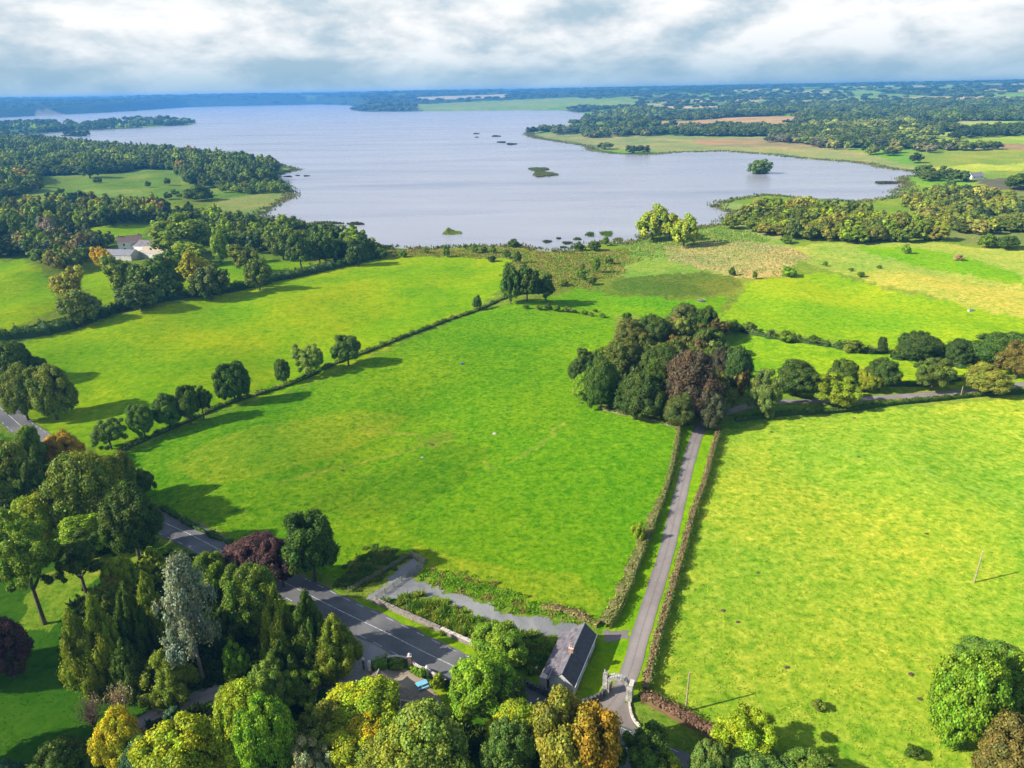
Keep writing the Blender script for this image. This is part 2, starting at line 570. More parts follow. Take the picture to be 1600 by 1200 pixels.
# ------------------------------------------------------------------ ground colours (what grows where)
G_A = (0.108, 0.240, 0.004, 1.0)      # grazed main field
G_B = (0.185, 0.305, 0.003, 0.6)      # bright smooth field
G_C = (0.228, 0.312, 0.020, 1.0)      # yellow-green right field
G_D = (0.165, 0.285, 0.006, 0.8)
G_ROUGH = (0.130, 0.170, 0.018, 1.0)
G_YEL = (0.270, 0.300, 0.040, 0.9)
G_TAN = (0.270, 0.260, 0.075, 1.0)
G_REED = (0.200, 0.250, 0.060, 0.8)
G_MARSH = (0.215, 0.230, 0.070, 0.7)
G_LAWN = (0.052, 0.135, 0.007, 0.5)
G_SHADE = (0.035, 0.060, 0.015, 0.8)   # bare woodland floor
G_VERGE = (0.165, 0.300, 0.004, 0.5)
PATCH = [   # later rows lie over earlier ones
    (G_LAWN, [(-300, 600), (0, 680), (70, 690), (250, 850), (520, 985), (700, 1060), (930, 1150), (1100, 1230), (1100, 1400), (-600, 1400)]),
    (G_B, [(-400, 560), (25, 540), (130, 510), (300, 470), (450, 425), (600, 402), (700, 400), (795, 405), (800, 445), (740, 483), (560, 565), (400, 625), (175, 715), (110, 690), (60, 665), (-300, 560)]),
    (G_A, [(175, 720), (400, 628), (560, 568), (740, 488), (830, 470), (960, 490), (960, 560), (930, 632), (1060, 662), (1045, 760), (990, 880), (945, 985), (800, 980), (560, 925), (240, 790)]),
    (G_C, [(1130, 670), (1600, 620), (2300, 560), (2400, 1300), (1300, 1260), (1150, 1170), (1010, 1092), (1060, 860)]),
    (G_D, [(1100, 545), (1180, 520), (1330, 545), (1530, 560), (1600, 560), (1700, 600), (1600, 605), (1180, 620), (1120, 600)]),
    (G_D, [(1125, 498), (1170, 440), (1290, 425), (1420, 460), (1620, 500), (1800, 520), (1700, 545), (1380, 545), (1180, 518)]),
    (G_YEL, [(1240, 385), (1330, 378), (1480, 380), (1600, 390), (1900, 400), (2000, 520), (1600, 500), (1480, 470), (1380, 445), (1290, 420), (1230, 400)]),
    (G_D, [(1330, 384), (1430, 386), (1500, 400), (1600, 430), (1600, 445), (1450, 420), (1370, 400)]),
    (G_ROUGH, [(560, 398), (600, 388), (800, 388), (900, 395), (980, 388), (1000, 400), (965, 435), (1080, 425), (1165, 440), (1125, 495), (960, 490), (830, 470), (850, 455), (800, 445), (795, 405), (700, 400), (600, 404)]),
    (G_A, [(830, 470), (900, 450), (960, 462), (1060, 470), (1140, 462), (1125, 495), (1050, 500), (960, 492)]),
    ((0.095, 0.135, 0.016, 1.0), [(985, 432), (1030, 420), (1090, 420), (1150, 434), (1160, 446), (1110, 462), (1040, 466), (970, 458), (950, 445)]),
    ((0.16, 0.25, 0.03, 0.9), [(985, 388), (1000, 372), (1090, 360), (1150, 352), (1200, 372), (1240, 380), (1240, 400), (1100, 425), (960, 435), (975, 410)]),
    (G_TAN, [(1040, 385), (1100, 375), (1180, 378), (1235, 385), (1262, 400), (1230, 430), (1165, 437), (1080, 415), (1040, 405)]),
    (G_REED, [(1118, 322), (1150, 315), (1200, 330), (1240, 350), (1240, 380), (1150, 360), (1140, 335)]),
    ((0.11, 0.16, 0.008, 0.5), [(968, 366), (995, 358), (1030, 364), (1028, 374), (990, 378)]),
    (G_REED, [(404, 336), (430, 318), (458, 309), (452, 303), (400, 304), (340, 312), (320, 325), (360, 335)]),
    ((0.16, 0.24, 0.03, 0.8), [(48, 275), (140, 272), (250, 266), (285, 268), (283, 285), (322, 292), (380, 300), (345, 308), (260, 310), (225, 300), (190, 296), (125, 296), (90, 308)]),
    (G_B, [(92, 366), (232, 352), (215, 380), (180, 374)]),
    (G_B, [(-200, 420), (0, 410), (35, 404), (60, 420), (82, 450), (95, 480), (25, 512), (-200, 560)]),
    (G_B, [(112, 425), (200, 412), (215, 440), (180, 470), (150, 480), (135, 450)]),
    (G_B, [(270, 420), (300, 415), (400, 405), (470, 405), (500, 415), (440, 432), (380, 440), (290, 452)]),
    (G_MARSH, [(826, 210), (900, 208), (1000, 212), (1200, 214), (1300, 226), (1380, 248), (1440, 262), (1460, 280), (1385, 263), (1260, 250), (1060, 240), (920, 232)]),
    ((0.25, 0.19, 0.08, 0.6), [(1080, 218), (1200, 216), (1300, 222), (1290, 232), (1180, 230), (1090, 226)]),
    ((0.17, 0.22, 0.03, 0.8), [(1420, 240), (1600, 232), (2000, 230), (2000, 300), (1600, 300), (1530, 290), (1450, 272)]),
    ((0.24, 0.30, 0.03, 0.6), [(1430, 222), (1500, 214), (1600, 212), (1900, 212), (1900, 228), (1600, 226), (1480, 228)]),
    ((0.25, 0.17, 0.08, 0.6), [(1450, 226), (1600, 224), (1900, 224), (1900, 234), (1600, 234), (1500, 232)]),
    ((0.30, 0.33, 0.04, 0.6), [(1430, 262), (1600, 254), (1800, 252), (1800, 262), (1600, 266), (1480, 268)]),
    ((0.10, 0.095, 0.055, 0.6), [(1525, 280), (1600, 276), (1700, 276), (1700, 300), (1600, 300), (1540, 294)]),
    ((0.15, 0.17, 0.04, 0.8), [(1480, 300), (1700, 300), (1700, 400), (1600, 386), (1500, 378), (1440, 372), (1480, 350)]),
    ((0.36, 0.24, 0.10, 0.4), [(1020, 190), (1100, 187), (1230, 181), (1260, 186), (1200, 196), (1080, 200), (1040, 197)]),
    ((0.20, 0.31, 0.04, 0.3), [(1480, 196), (1600, 188), (1700, 188), (1700, 199), (1520, 203)]),
    ((0.20, 0.28, 0.05, 0.3), [(640, 171), (780, 166), (900, 162), (1000, 163), (960, 170), (880, 171), (700, 173)]),
    ((0.44, 0.38, 0.22, 0.2), [(650, 163.5), (790, 160), (790, 163), (660, 166.5)]),
    (G_VERGE, [(1063, 662), (1128, 665), (1090, 800), (1060, 860), (1012, 1088), (900, 1090), (945, 985), (990, 880), (1045, 760)]),
    (G_VERGE, [(500, 915), (585, 944), (740, 1010), (860, 1065), (850, 1090), (700, 1020), (560, 945)]),
    ((0.14, 0.21, 0.02, 1.0), [(520, 915), (560, 870), (640, 868), (700, 925), (850, 955), (940, 975), (900, 1040), (860, 1062), (735, 1008), (590, 935)]),
    ((0.20, 0.30, 0.008, 0.3), [(670, 1082), (705, 1070), (725, 1105), (690, 1115)]),
    ((0.155, 0.255, 0.008, 0.9), [(300, 700), (420, 660), (560, 640), (640, 655), (560, 700), (430, 740), (330, 760), (260, 730)]),
    ((0.165, 0.262, 0.008, 1.0), [(640, 850), (760, 880), (900, 900), (945, 930), (930, 968), (840, 945), (740, 905), (660, 890)]),
    ((0.17, 0.25, 0.02, 0.9), [(800, 720), (845, 690), (880, 660), (884, 662), (850, 693), (804, 723)]),
    ((0.15, 0.235, 0.015, 0.9), [(432, 752), (520, 728), (640, 700), (700, 682), (702, 685), (642, 704), (522, 732), (434, 756)]),
    ((0.15, 0.235, 0.015, 0.9), [(560, 668), (640, 676), (720, 700), (780, 735), (776, 737), (716, 704), (638, 680), (560, 672)]),
    ((0.13, 0.215, 0.012, 1.0), [(600, 742), (625, 730), (645, 735), (640, 750), (610, 752)]),
    ((0.13, 0.215, 0.012, 1.0), [(655, 690), (690, 672), (715, 676), (700, 700), (668, 702)]),
    ((0.095, 0.205, 0.004, 1.0), [(470, 790), (560, 745), (640, 720), (700, 690), (770, 700), (720, 760), (640, 800), (560, 810)]),
    ((0.245, 0.325, 0.04, 0.7), [(1212, 676), (1340, 711), (1600, 788), (1600, 790.5), (1340, 713), (1212, 677.5)]),
    ((0.21, 0.29, 0.02, 0.9), [(60, 905), (120, 880), (190, 858), (245, 860), (300, 868), (260, 885), (150, 905), (80, 985), (20, 985)]),
]
FAR_CELLS = 300.0


def far_cells(P):
    """index and border distance of the jittered field cell each far ground point lies in"""
    q = P / np.array([FAR_CELLS, FAR_CELLS * 1.25])
    base = np.floor(q).astype(np.int64)
    best = np.full(len(P), 1e9)
    sec = np.full(len(P), 1e9)
    idx = np.zeros(len(P), np.int64)
    for i in (-1, 0, 1):
        for j in (-1, 0, 1):
            c = base + (i, j)
            hsh = (c[:, 0] * 73856093) ^ (c[:, 1] * 19349663)
            jx = ((hsh * 9301 + 49297) % 233280) / 233280.0
            jy = ((hsh * 4096 + 150889) % 714025) / 714025.0
            d = np.abs(q[:, 0] - c[:, 0] - 0.15 - 0.7 * jx) + np.abs(q[:, 1] - c[:, 1] - 0.15 - 0.7 * jy)
            closer = d < best
            sec = np.where(closer, best, np.minimum(sec, d))
            idx = np.where(closer, np.abs(hsh) % 1009, idx)
            best = np.where(closer, d, best)
    return idx, (sec - best) * FAR_CELLS * 0.5


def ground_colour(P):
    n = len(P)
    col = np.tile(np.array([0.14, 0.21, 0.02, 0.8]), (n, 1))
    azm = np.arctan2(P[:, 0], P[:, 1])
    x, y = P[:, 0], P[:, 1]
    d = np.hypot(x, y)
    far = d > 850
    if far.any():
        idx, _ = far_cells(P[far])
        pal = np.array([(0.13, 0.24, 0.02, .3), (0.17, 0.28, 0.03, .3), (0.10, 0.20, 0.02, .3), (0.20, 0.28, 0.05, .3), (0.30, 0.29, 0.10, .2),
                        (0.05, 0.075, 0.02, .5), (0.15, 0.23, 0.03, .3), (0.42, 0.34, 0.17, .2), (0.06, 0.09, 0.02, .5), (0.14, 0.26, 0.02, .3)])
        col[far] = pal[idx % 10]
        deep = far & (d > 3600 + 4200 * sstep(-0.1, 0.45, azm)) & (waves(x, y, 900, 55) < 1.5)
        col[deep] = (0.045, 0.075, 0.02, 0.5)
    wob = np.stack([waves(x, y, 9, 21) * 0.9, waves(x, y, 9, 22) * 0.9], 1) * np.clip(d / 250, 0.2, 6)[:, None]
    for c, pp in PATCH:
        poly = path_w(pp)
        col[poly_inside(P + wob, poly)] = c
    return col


# ------------------------------------------------------------------ ground sheet, lake, haze
def build_ground():
    dense = np.linspace(-R(43), R(43), 600)
    coarse = np.linspace(R(43), R(317), 42)[1:-1]
    az = np.concatenate([dense, coarse])
    dep = np.concatenate([np.linspace(R(86), R(50), 18)[:-1], np.linspace(R(50), R(8), 430)[:-1], np.linspace(R(8), R(1.2), 190)[:-1], np.linspace(R(1.2), R(0.376), 70)])
    r = CAM_H / np.tan(dep)
    A, D = np.meshgrid(az, r)
    P = np.stack([np.sin(A).ravel() * D.ravel(), np.cos(A).ravel() * D.ravel()], 1)
    h = terrain(P)
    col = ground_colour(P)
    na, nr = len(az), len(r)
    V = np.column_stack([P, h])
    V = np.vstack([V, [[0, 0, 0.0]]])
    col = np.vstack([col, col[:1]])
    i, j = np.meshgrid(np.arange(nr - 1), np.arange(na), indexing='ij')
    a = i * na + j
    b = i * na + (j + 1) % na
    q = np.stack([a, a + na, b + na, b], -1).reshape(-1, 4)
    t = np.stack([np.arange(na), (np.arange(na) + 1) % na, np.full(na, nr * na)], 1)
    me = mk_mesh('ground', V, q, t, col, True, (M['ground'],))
    o = obj('ground', me)
    tag(o, kind='structure')
    return o


build_ground()


def flat_poly_obj(name, poly, z, mat):
    me = bpy.data.meshes.new(name)
    me.from_pydata([(float(p[0]), float(p[1]), z) for p in poly], [], [tuple(range(len(poly)))])
    me.materials.append(mat)
    return obj(name, me)


# the water lies inside the shore and dips under its banks by a metre or so
tag(flat_poly_obj('lake', [(-7000, 150), (7000, 150), (7500, 9500), (-7500, 9500)], LAKE_Z, M['water']), kind='structure')

hz, t_, o_ = new_mat('haze_air')
pv = nd(t_, 'ShaderNodeVolumePrincipled', i_Density=HAZE_DENSITY, i_Anisotropy=0.15)
pv.inputs['Color'].default_value = (0.10, 0.36, 0.85, 1)
t_.links.new(pv.outputs[0], o_.inputs['Volume'])
hb = MB().box((0, 0, 0), (31000, 31000, 1))
for k in range(len(hb.v)):
    hb.v[k] = (hb.v[k][0], hb.v[k][1], -8.0 if hb.v[k][2] < 0 else 111.0)
tag(hb.build('haze', hz), kind='stuff')


# ------------------------------------------------------------------ strips and areas laid on the ground
def resample(pts, step):
    pts = np.asarray(pts, float)
    # smooth with Catmull-Rom then resample evenly
    P = np.vstack([2 * pts[0] - pts[1], pts, 2 * pts[-1] - pts[-2]])
    out = []
    for i in range(1, len(P) - 2):
        for t in np.linspace(0, 1, 24, endpoint=False):
            p0, p1, p2, p3 = P[i - 1], P[i], P[i + 1], P[i + 2]
            out.append(0.5 * ((2 * p1) + (-p0 + p2) * t + (2 * p0 - 5 * p1 + 4 * p2 - p3) * t * t + (-p0 + 3 * p1 - 3 * p2 + p3) * t ** 3))
    out.append(pts[-1])
    out = np.array(out)
    s = np.concatenate([[0], np.cumsum(np.hypot(*np.diff(out, axis=0).T))])
    n = max(2, int(s[-1] / step) + 1)
    u = np.linspace(0, s[-1], n)
    return np.column_stack([np.interp(u, s, out[:, 0]), np.interp(u, s, out[:, 1])]), u


def normals_of(P):
    d = np.gradient(P, axis=0)
    d /= np.linalg.norm(d, axis=1)[:, None] + 1e-9
    return np.column_stack([d[:, 1], -d[:, 0]]), d     # right-hand side, tangent


def strip(name, P, w0, w1, lift, mat, nseg=6, wob=0.0, kind='structure'):
    """a ribbon from offset w0 to offset w1 right of the path P"""
    N, _ = normals_of(P)
    n = len(P)
    V, col = [], []
    for k in range(nseg + 1):
        f = k / nseg
        off = w0 + (w1 - w0) * f
        o = np.full(n, off)
        if wob and k in (0, nseg):
            o = o + wob * waves(P[:, 0], P[:, 1], 5, 5 + k)
        Q = P + N * o[:, None]
        V.append(np.column_stack([Q, terrain(Q) + lift]))
        col.append(np.column_stack([np.full(n, f), np.zeros(n), np.zeros(n)]))
    V = np.vstack(V)
    q = []
    for k in range(nseg):
        a = np.arange(n - 1) + k * n
        q.append(np.stack([a, a + 1, a + 1 + n, a + n], 1)[:, ::-1])
    me = mk_mesh(name, V, np.vstack(q), None, np.vstack(col), True, (mat,))
    ob = obj(name, me)
    if kind:
        tag(ob, kind=kind)
    return ob


def area(name, px, lift, mat, step=1.0, wob=0.35, world=None):
    step = 0.25
    """a sheet filling a polygon, cut to a fine grid so that it follows the ground"""
    poly = world if world is not None else path_w(px)
    lo, hi = poly.min(0) - 1, poly.max(0) + 1
    xs, ys = np.arange(lo[0], hi[0], step), np.arange(lo[1], hi[1], step)
    X, Y = np.meshgrid(xs, ys)
    P = np.column_stack([X.ravel(), Y.ravel()])
    ww = np.column_stack([waves(P[:, 0], P[:, 1], 3.5, 8) + 0.7 * waves(P[:, 0], P[:, 1], 1.1, 18), waves(P[:, 0], P[:, 1], 3.5, 9) + 0.7 * waves(P[:, 0], P[:, 1], 1.1, 19)]) * wob
    ins = poly_inside(P + ww, poly).reshape(X.shape)
    q_in = ins[:-1, :-1] & ins[1:, :-1] & ins[:-1, 1:] & ins[1:, 1:]
    i, j = np.nonzero(q_in)
    nx = X.shape[1]
    a = i * nx + j
    q = np.stack([a, a + 1, a + nx + 1, a + nx], 1)
    used, inv = np.unique(q, return_inverse=True)
    V = np.column_stack([P, np.zeros(len(P))])[used]
    V[:, 2] = terrain(V[:, :2]) + lift
    me = mk_mesh(name, V, inv.reshape(q.shape), None, None, True, (mat,))
    return tag(obj(name, me), kind='structure')


# main road: centre line pixels of the photograph
ROAD = [(-45, 610), (15, 650), (60, 686), (130, 742), (190, 780), (250, 814), (339, 857), (440, 908), (529, 953), (600, 987), (665, 1020), (740, 1056), (830, 1101), (960, 1161), (1060, 1205), (1200, 1275)]
road_p, road_u = resample(path_w(ROAD), 1.5)
strip('road', road_p, -3.65, 3.65, 0.05, M['asphalt'], 8, 0.22)
N_r, T_r = normals_of(road_p)


def paint(name, P, off, width, dash=None, lift=0.056):
    """painted line; dash = (on, off) metres"""
    u = np.concatenate([[0], np.cumsum(np.hypot(*np.diff(P, axis=0).T))])
    Pf, uf = P, u
    m = MB()
    N, _ = normals_of(P)
    Z = terrain(P + N * off)
    segs = []
    if dash:
        s = 0.0
        while s + dash[0] < u[-1]:
            segs.append((s, s + dash[0]))
            s += sum(dash)
    else:
        segs = [(u[i], u[i + 1]) for i in range(len(u) - 1)]
    for a, b in segs:
        V = []
        for uu in (a, b):
            p = np.array([np.interp(uu, u, P[:, 0]), np.interp(uu, u, P[:, 1])])
            n = np.array([np.interp(uu, u, N[:, 0]), np.interp(uu, u, N[:, 1])])
            z = np.interp(uu, u, Z) + lift
            V += [(*(p + n * (off - width / 2)), z), (*(p + n * (off + width / 2)), z)]
        m.add(V, [(0, 2, 3, 1)])
    return tag(m.build(name, M['line']), kind='structure')


paint('road_centre_line', road_p, 0.0, 0.13)
paint('road_edge_line', road_p, -3.15, 0.11, (1.8, 2.0))
paint('road_edge_line', road_p, 3.15, 0.10, (2.0, 2.0))

DRIVE = [(948, 1108), (962, 1090), (974, 1072), (986, 1045), (1003, 985), (1022, 925), (1042, 860), (1059, 790), (1078, 715), (1093, 672), (1112, 654), (1150, 640), (1200, 629), (1300, 626), (1400, 620), (1500, 612), (1600, 600), (1750, 585)]
drive_p, drive_u = resample(path_w(DRIVE), 1.5)
strip('driveway', drive_p, -1.65, 1.65, 0.05, M['drive'], 10, 0.06)
area('gate_apron', [(944, 1092), (982, 1098), (990, 1120), (1003, 1148), (975, 1148), (918, 1121), (930, 1108)], 0.042, M['drive'], 0.4, 0.15)
area('side_turning', [(938, 986), (985, 984), (978, 1004), (945, 1003)], 0.042, M['drive'], 0.5, 0.3)
area('gravel_yard', [(570, 938), (612, 900), (645, 872), (664, 882), (645, 903), (690, 922), (740, 934), (790, 958), (850, 966), (900, 975), (925, 982), (905, 1005), (870, 996), (820, 990), (770, 975), (730, 955), (690, 936), (640, 926), (604, 940), (588, 944)], 0.05, M['gravel'], 0.6, 0.5)
area('forecourt', [(556, 984), (600, 1007), (640, 1026), (610, 1030), (580, 1046), (575, 1062), (500, 1082), (480, 1070), (520, 1052), (540, 1030)], 0.042, M['apron'], 0.5, 0.4)
area('lodge_yard', [(578, 1048), (605, 1046), (632, 1044), (672, 1066), (700, 1112), (655, 1125), (580, 1090)], 0.045, M['paving'], 0.5, 0.15)
gp, _ = resample(path_w([(500, 1076), (430, 1074), (345, 1081), (295, 1095), (245, 1117), (200, 1150), (120, 1210)]), 1.5)
strip('garden_path', gp, -1.8, 1.8, 0.05, M['drive'], 6, 0.1)

# ------------------------------------------------------------------ foliage
ICO_V = None


def ico(sub=1):
    import bmesh
    bm = bmesh.new()
    bmesh.ops.create_icosphere(bm, subdivisions=sub, radius=1.0)
    V = np.array([v.co[:] for v in bm.verts])
    Fc = np.array([[v.index for v in f.verts] for f in bm.faces])
    bm.free()
    return V, Fc


ICO1, ICO2 = ico(1), ico(2)


def unit(v):
    return v / (np.linalg.norm(v, axis=1)[:, None] + 1e-9)


def cards(g, pos, nrm, size, aspect=0.7):
    """leaf clumps: one bent diamond per position"""
    n = len(pos)
    a = unit(np.cross(nrm, g.normal(size=(n, 3))))
    b = np.cross(nrm, a)
    s = size * g.uniform(0.65, 1.35, n)
    s = s[:, None]
    V = np.stack([pos - a * s, pos - b * s * aspect + nrm * s * 0.18, pos + a * s, pos + b * s * aspect + nrm * s * 0.18], 1).reshape(-1, 3)
    q = np.arange(n * 4).reshape(-1, 4)
    return V, q


def leaf_tint(g, n, lobe_v, hue):
    v = g.uniform(0.55, 1.45, n) * lobe_v
    y = g.uniform(-0.12, 0.3, n) + hue
    return np.stack([v * (1 + y), v, v * (1 - 0.5 * y)], 1)


def crown_from_lobes(name, g, C, L, nleaf, size, lobe_tint=None, core=0.8, up=0.25, ico_=None, stretch=1.0, loose=0.16):
    """C lobe centres, L lobe radii (unit crown space)"""
    nl = len(C)
    wgt = L ** 2 / (L ** 2).sum()
    cnt = np.maximum(1, (wgt * nleaf).astype(int))
    li = np.repeat(np.arange(nl), cnt)
    n = len(li)
    d = unit(g.normal(size=(n, 3)))
    out = unit(C + np.array([0, 0, 0.25]))[li]
    flip = (d * out).sum(1) < g.uniform(-0.9, 0.15, n)
    d[flip] = d[flip] - 2 * (d[flip] * out[flip]).sum(1)[:, None] * out[flip]
    r = L[li] * (0.86 + loose * g.normal(size=n))
    pos = C[li] + d * np.stack([r, r, r * stretch], 1)
    nrm = unit(d * 0.9 + g.normal(size=(n, 3)) * 0.42 + np.array([0, 0, up]))
    V, q = cards(g, pos, nrm, size)
    lv = g.uniform(0.8, 1.22, nl)
    hue = g.uniform(-0.08, 0.22, nl)
    tint = leaf_tint(g, n, lv[li], hue[li])
    if lobe_tint is not None:
        tint *= lobe_tint[li]
    col = np.repeat(tint, 4, axis=0)
    iv, ifc = ico_ or ICO1
    cv = (iv[None] * (L * core)[:, None, None] * (1 + 0.16 * g.normal(size=(nl, len(iv), 1))))
    cv[:, :, 2] *= stretch
    cv = cv + C[:, None, :]
    cf = ifc[None] + (np.arange(nl) * len(iv))[:, None, None] + len(V)
    cc = np.repeat(np.stack([lv * (1 + hue), lv, lv], 1) * 0.85, len(iv), axis=0)
    if lobe_tint is not None:
        cc *= np.repeat(lobe_tint, len(iv), axis=0)
    V = np.vstack([V, cv.reshape(-1, 3)])
    ext = np.percentile(np.abs(V), 99.3, axis=0)
    V = V / np.array([max(ext[0], ext[1]), max(ext[0], ext[1]), ext[2]])
    return V, q, cf.reshape(-1, 3), np.vstack([col, cc])


def broad(name, seed, nlobes=120, nleaf=32000, size=0.030, mat='leaf', autumn=None, lump=0.13, lobe=0.185, gaps=0.0):
    g = np.random.default_rng(seed)
    k = np.arange(nlobes) + 0.5
    z = 1 - 2 * k / nlobes
    ph = k * 2.39996 + g.uniform(0, 6)
    d = np.stack([np.cos(ph) * np.sqrt(1 - z * z), np.sin(ph) * np.sqrt(1 - z * z), z], 1)
    d = unit(d + g.normal(size=d.shape) * 0.13)
    bump = np.zeros(nlobes)
    for _ in range(5):
        a = unit(g.normal(size=(1, 3)))[0]
        bump += lump * np.sin((d @ a) * g.uniform(3, 6) + g.uniform(0, 6))
    rad = 0.74 + bump * 0.6
    keep = (d[:, 2] > -0.75) & (g.uniform(size=nlobes) > gaps)
    C = d * rad[:, None]
    C[:, 2] = np.where(C[:, 2] < 0, C[:, 2] * 0.9, C[:, 2])
    L = lobe * g.uniform(0.72, 1.3, nlobes)
    inner = unit(g.normal(size=(7, 3))) * 0.36
    C = np.vstack([C[keep], inner])
    L = np.concatenate([L[keep], np.full(7, 0.36)])
    lt = None
    if autumn is not None:
        a = unit(g.normal(size=(1, 3)) * [1, 1, 0.3] + [[0, 0, 0.7]])[0]
        f = (C @ a) + g.normal(size=len(C)) * 0.22
        lt = 1 + (np.array(autumn)[None] - 1) * np.clip((f - 0.05) / 0.6, 0, 1)[:, None]
    V, q, t, c = crown_from_lobes(name, g, C, L, nleaf, size, lt)
    return mk_mesh(name, V, q, t, c, False, (M[mat],))


def conical(name, seed, nlobes=80, nleaf=13000, size=0.04, mat='leaf', taper=1.1, spires=1):
    """dense cypress: ragged plumes on a cone or on several merged cones"""
    g = np.random.default_rng(seed)
    Cs, Ls = [], []
    tops = [(0, 0, 1.0, 1.0)] + [(0.42 * math.cos(a), 0.42 * math.sin(a), g.uniform(0.65, 0.9), 0.62) for a in g.uniform(0, 6.28, spires - 1)]
    for tx, ty, th, tw in tops:
        m = int(nlobes / len(tops) * (1.3 if tw == 1.0 else 0.9))
        zz = g.uniform(0, 1, m) ** 0.85
        rr = (1 - zz ** taper) * 0.8 * tw + 0.05
        ph = g.uniform(0, 6.283, m)
        Cs.append(np.stack([tx * (1 - zz * 0.5) + rr * np.cos(ph), ty * (1 - zz * 0.5) + rr * np.sin(ph), -1 + 2 * zz * th * 0.93], 1))
        Ls.append(0.10 + 0.13 * (1 - zz))
    C, L = np.vstack(Cs), np.concatenate(Ls)
    V, q, t, c = crown_from_lobes(name, g, C, L, nleaf, size, None, 0.85, -0.1, None, 1.7, 0.2)
    # solid heart, so the plumes hang round something
    return mk_mesh(name, V, q, t, c, False, (M[mat],))


def tiered(name, seed, nbr=62, per=320, size=0.032, mat='leaf'):
    """old silver conifer: drooping sprays hung along its boughs"""
    g = np.random.default_rng(seed)
    C, L = [], []
    for k in range(nbr):
        z = g.uniform(-0.85, 0.95)
        reach = (0.95 - 0.55 * max(z, 0) ** 1.5) * g.uniform(0.5, 1.0)
        ph = g.uniform(0, 6.283)
        for f in (0.35, 0.62, 0.9):
            C.append((reach * f * math.cos(ph), reach * f * math.sin(ph), z - 0.16 * f * f))
            L.append(0.12 * g.uniform(0.7, 1.3))
    C, L = np.array(C), np.array(L)
    V, q, t, c = crown_from_lobes(name, g, C, L, nbr * per, size, None, 0.55, 0.1, None, 1.5, 0.3)
    return mk_mesh(name, V, q, t, c, False, (M[mat],))


def twiggy(name, seed, n=900, size=0.05):
    g = np.random.default_rng(seed)
    d = unit(g.normal(size=(n, 3)))
    pos = d * (g.uniform(0.2, 1.0, n) ** 0.6)[:, None] * (0.75 + 0.25 * np.sin(d[:, :1] * 5 + 1))
    V, q = cards(g, pos, unit(g.normal(size=(n, 3))), size)
    c = np.repeat(leaf_tint(g, n, np.ones(n), np.zeros(n)), 4, axis=0)
    # twigs
    m = MB()
    for _ in range(46):
        e = unit(g.normal(size=(1, 3)))[0] * g.uniform(0.6, 1.0)
        m.tube([(0, 0, -0.9), tuple(e * 0.5 + np.array([0, 0, -0.25])), tuple(e)], [0.03, 0.018, 0.006], 3)
    tv = np.array(m.v)
    tq = np.array([f for f in m.f if len(f) == 4]) + len(V)
    V = np.vstack([V, tv])
    c = np.vstack([c, np.tile([[0.9, 0.8, 0.75]], (len(tv), 1))])
    return mk_mesh(name, V, np.vstack([q, tq]), None, c, False, (M['leaf'],))


AUT = (1.5, 1.0, 0.7)
AUT2 = (1.35, 1.12, 0.8)
CROWN = {
    'broad': [broad('broad_crown', s) for s in (1, 2, 3, 4)],
    'round': [broad('round_crown', s, 130, 32000, 0.030, lump=0.08, lobe=0.165) for s in (11, 12)],
    'loose': [broad('loose_crown', s, 80, 18000, 0.032, lump=0.2, lobe=0.165, gaps=0.25) for s in (21, 22, 23)],
    'autumn': [broad('autumn_crown', s, autumn=a) for s, a in ((31, AUT), (32, AUT2), (33, AUT2))],
    'cypress': [conical('cypress_crown', s, 150, 30000, 0.027, spires=k) for s, k in ((41, 4), (42, 5), (43, 3))],
    'tiered': [tiered('tiered_crown', 51)],
    'pine': [broad('pine_crown', s, 80, 18000, 0.032, lump=0.26, lobe=0.17, gaps=0.2) for s in (61, 62)],
    'twiggy': [twiggy('twiggy_crown', 71)],
    'bush': [broad('bush_crown', s, 24, 2600, 0.085, lump=0.16, lobe=0.36) for s in (81, 82, 83)],
    'mid': [broad('mid_crown', s, 52, 4200, 0.07, lump=0.17, lobe=0.24) for s in (91, 92, 93, 94)],
    'midautumn': [broad('midautumn_crown', s, 52, 4200, 0.07, autumn=a, lobe=0.24) for s, a in ((95, AUT), (96, AUT2))],
    'spire': [conical('spire_crown', 97, 40, 2400, 0.09)],
    'small': [broad('small_crown', s, 14, 420, 0.17, lump=0.18, lobe=0.42) for s in (101, 102, 103)],
}


def trunk_mesh(name, seed, r0=0.07, limbs=7, mat='bark', lean=0.04):
    """unit tree: height 1 to the crown centre line, limbs reach 0.7 sideways"""
    g = np.random.default_rng(seed)
    m = MB()
    top = (g.uniform(-lean, lean), g.uniform(-lean, lean), 1.12)
    m.tube([(0, 0, -0.06), (0, 0, 0.04), (top[0] * .4, top[1] * .4, 0.5), top], [r0 * 1.5, r0, r0 * 0.8, r0 * 0.35], 8)
    for k in range(limbs):
        a = 6.283 * k / limbs + g.uniform(-0.4, 0.4)
        z = g.uniform(0.45, 0.9)
        e = g.uniform(0.45, 0.7)
        m.tube([(top[0] * .4, top[1] * .4, z), (e * 0.5 * math.cos(a), e * 0.5 * math.sin(a), z + 0.12), (e * math.cos(a), e * math.sin(a), z + 0.32)], [r0 * 0.5, r0 * 0.34, r0 * 0.12], 5)
    return m.mesh(name, M[mat])


TRUNK = [trunk_mesh('trunk', s) for s in (1, 2, 3)]
TRUNK_PALE = [trunk_mesh('pale_trunk', 5, 0.075, 12, 'bark_pale', 0.02)]
TRUNK_THIN = [trunk_mesh('bush_stems', 6, 0.04, 3)]

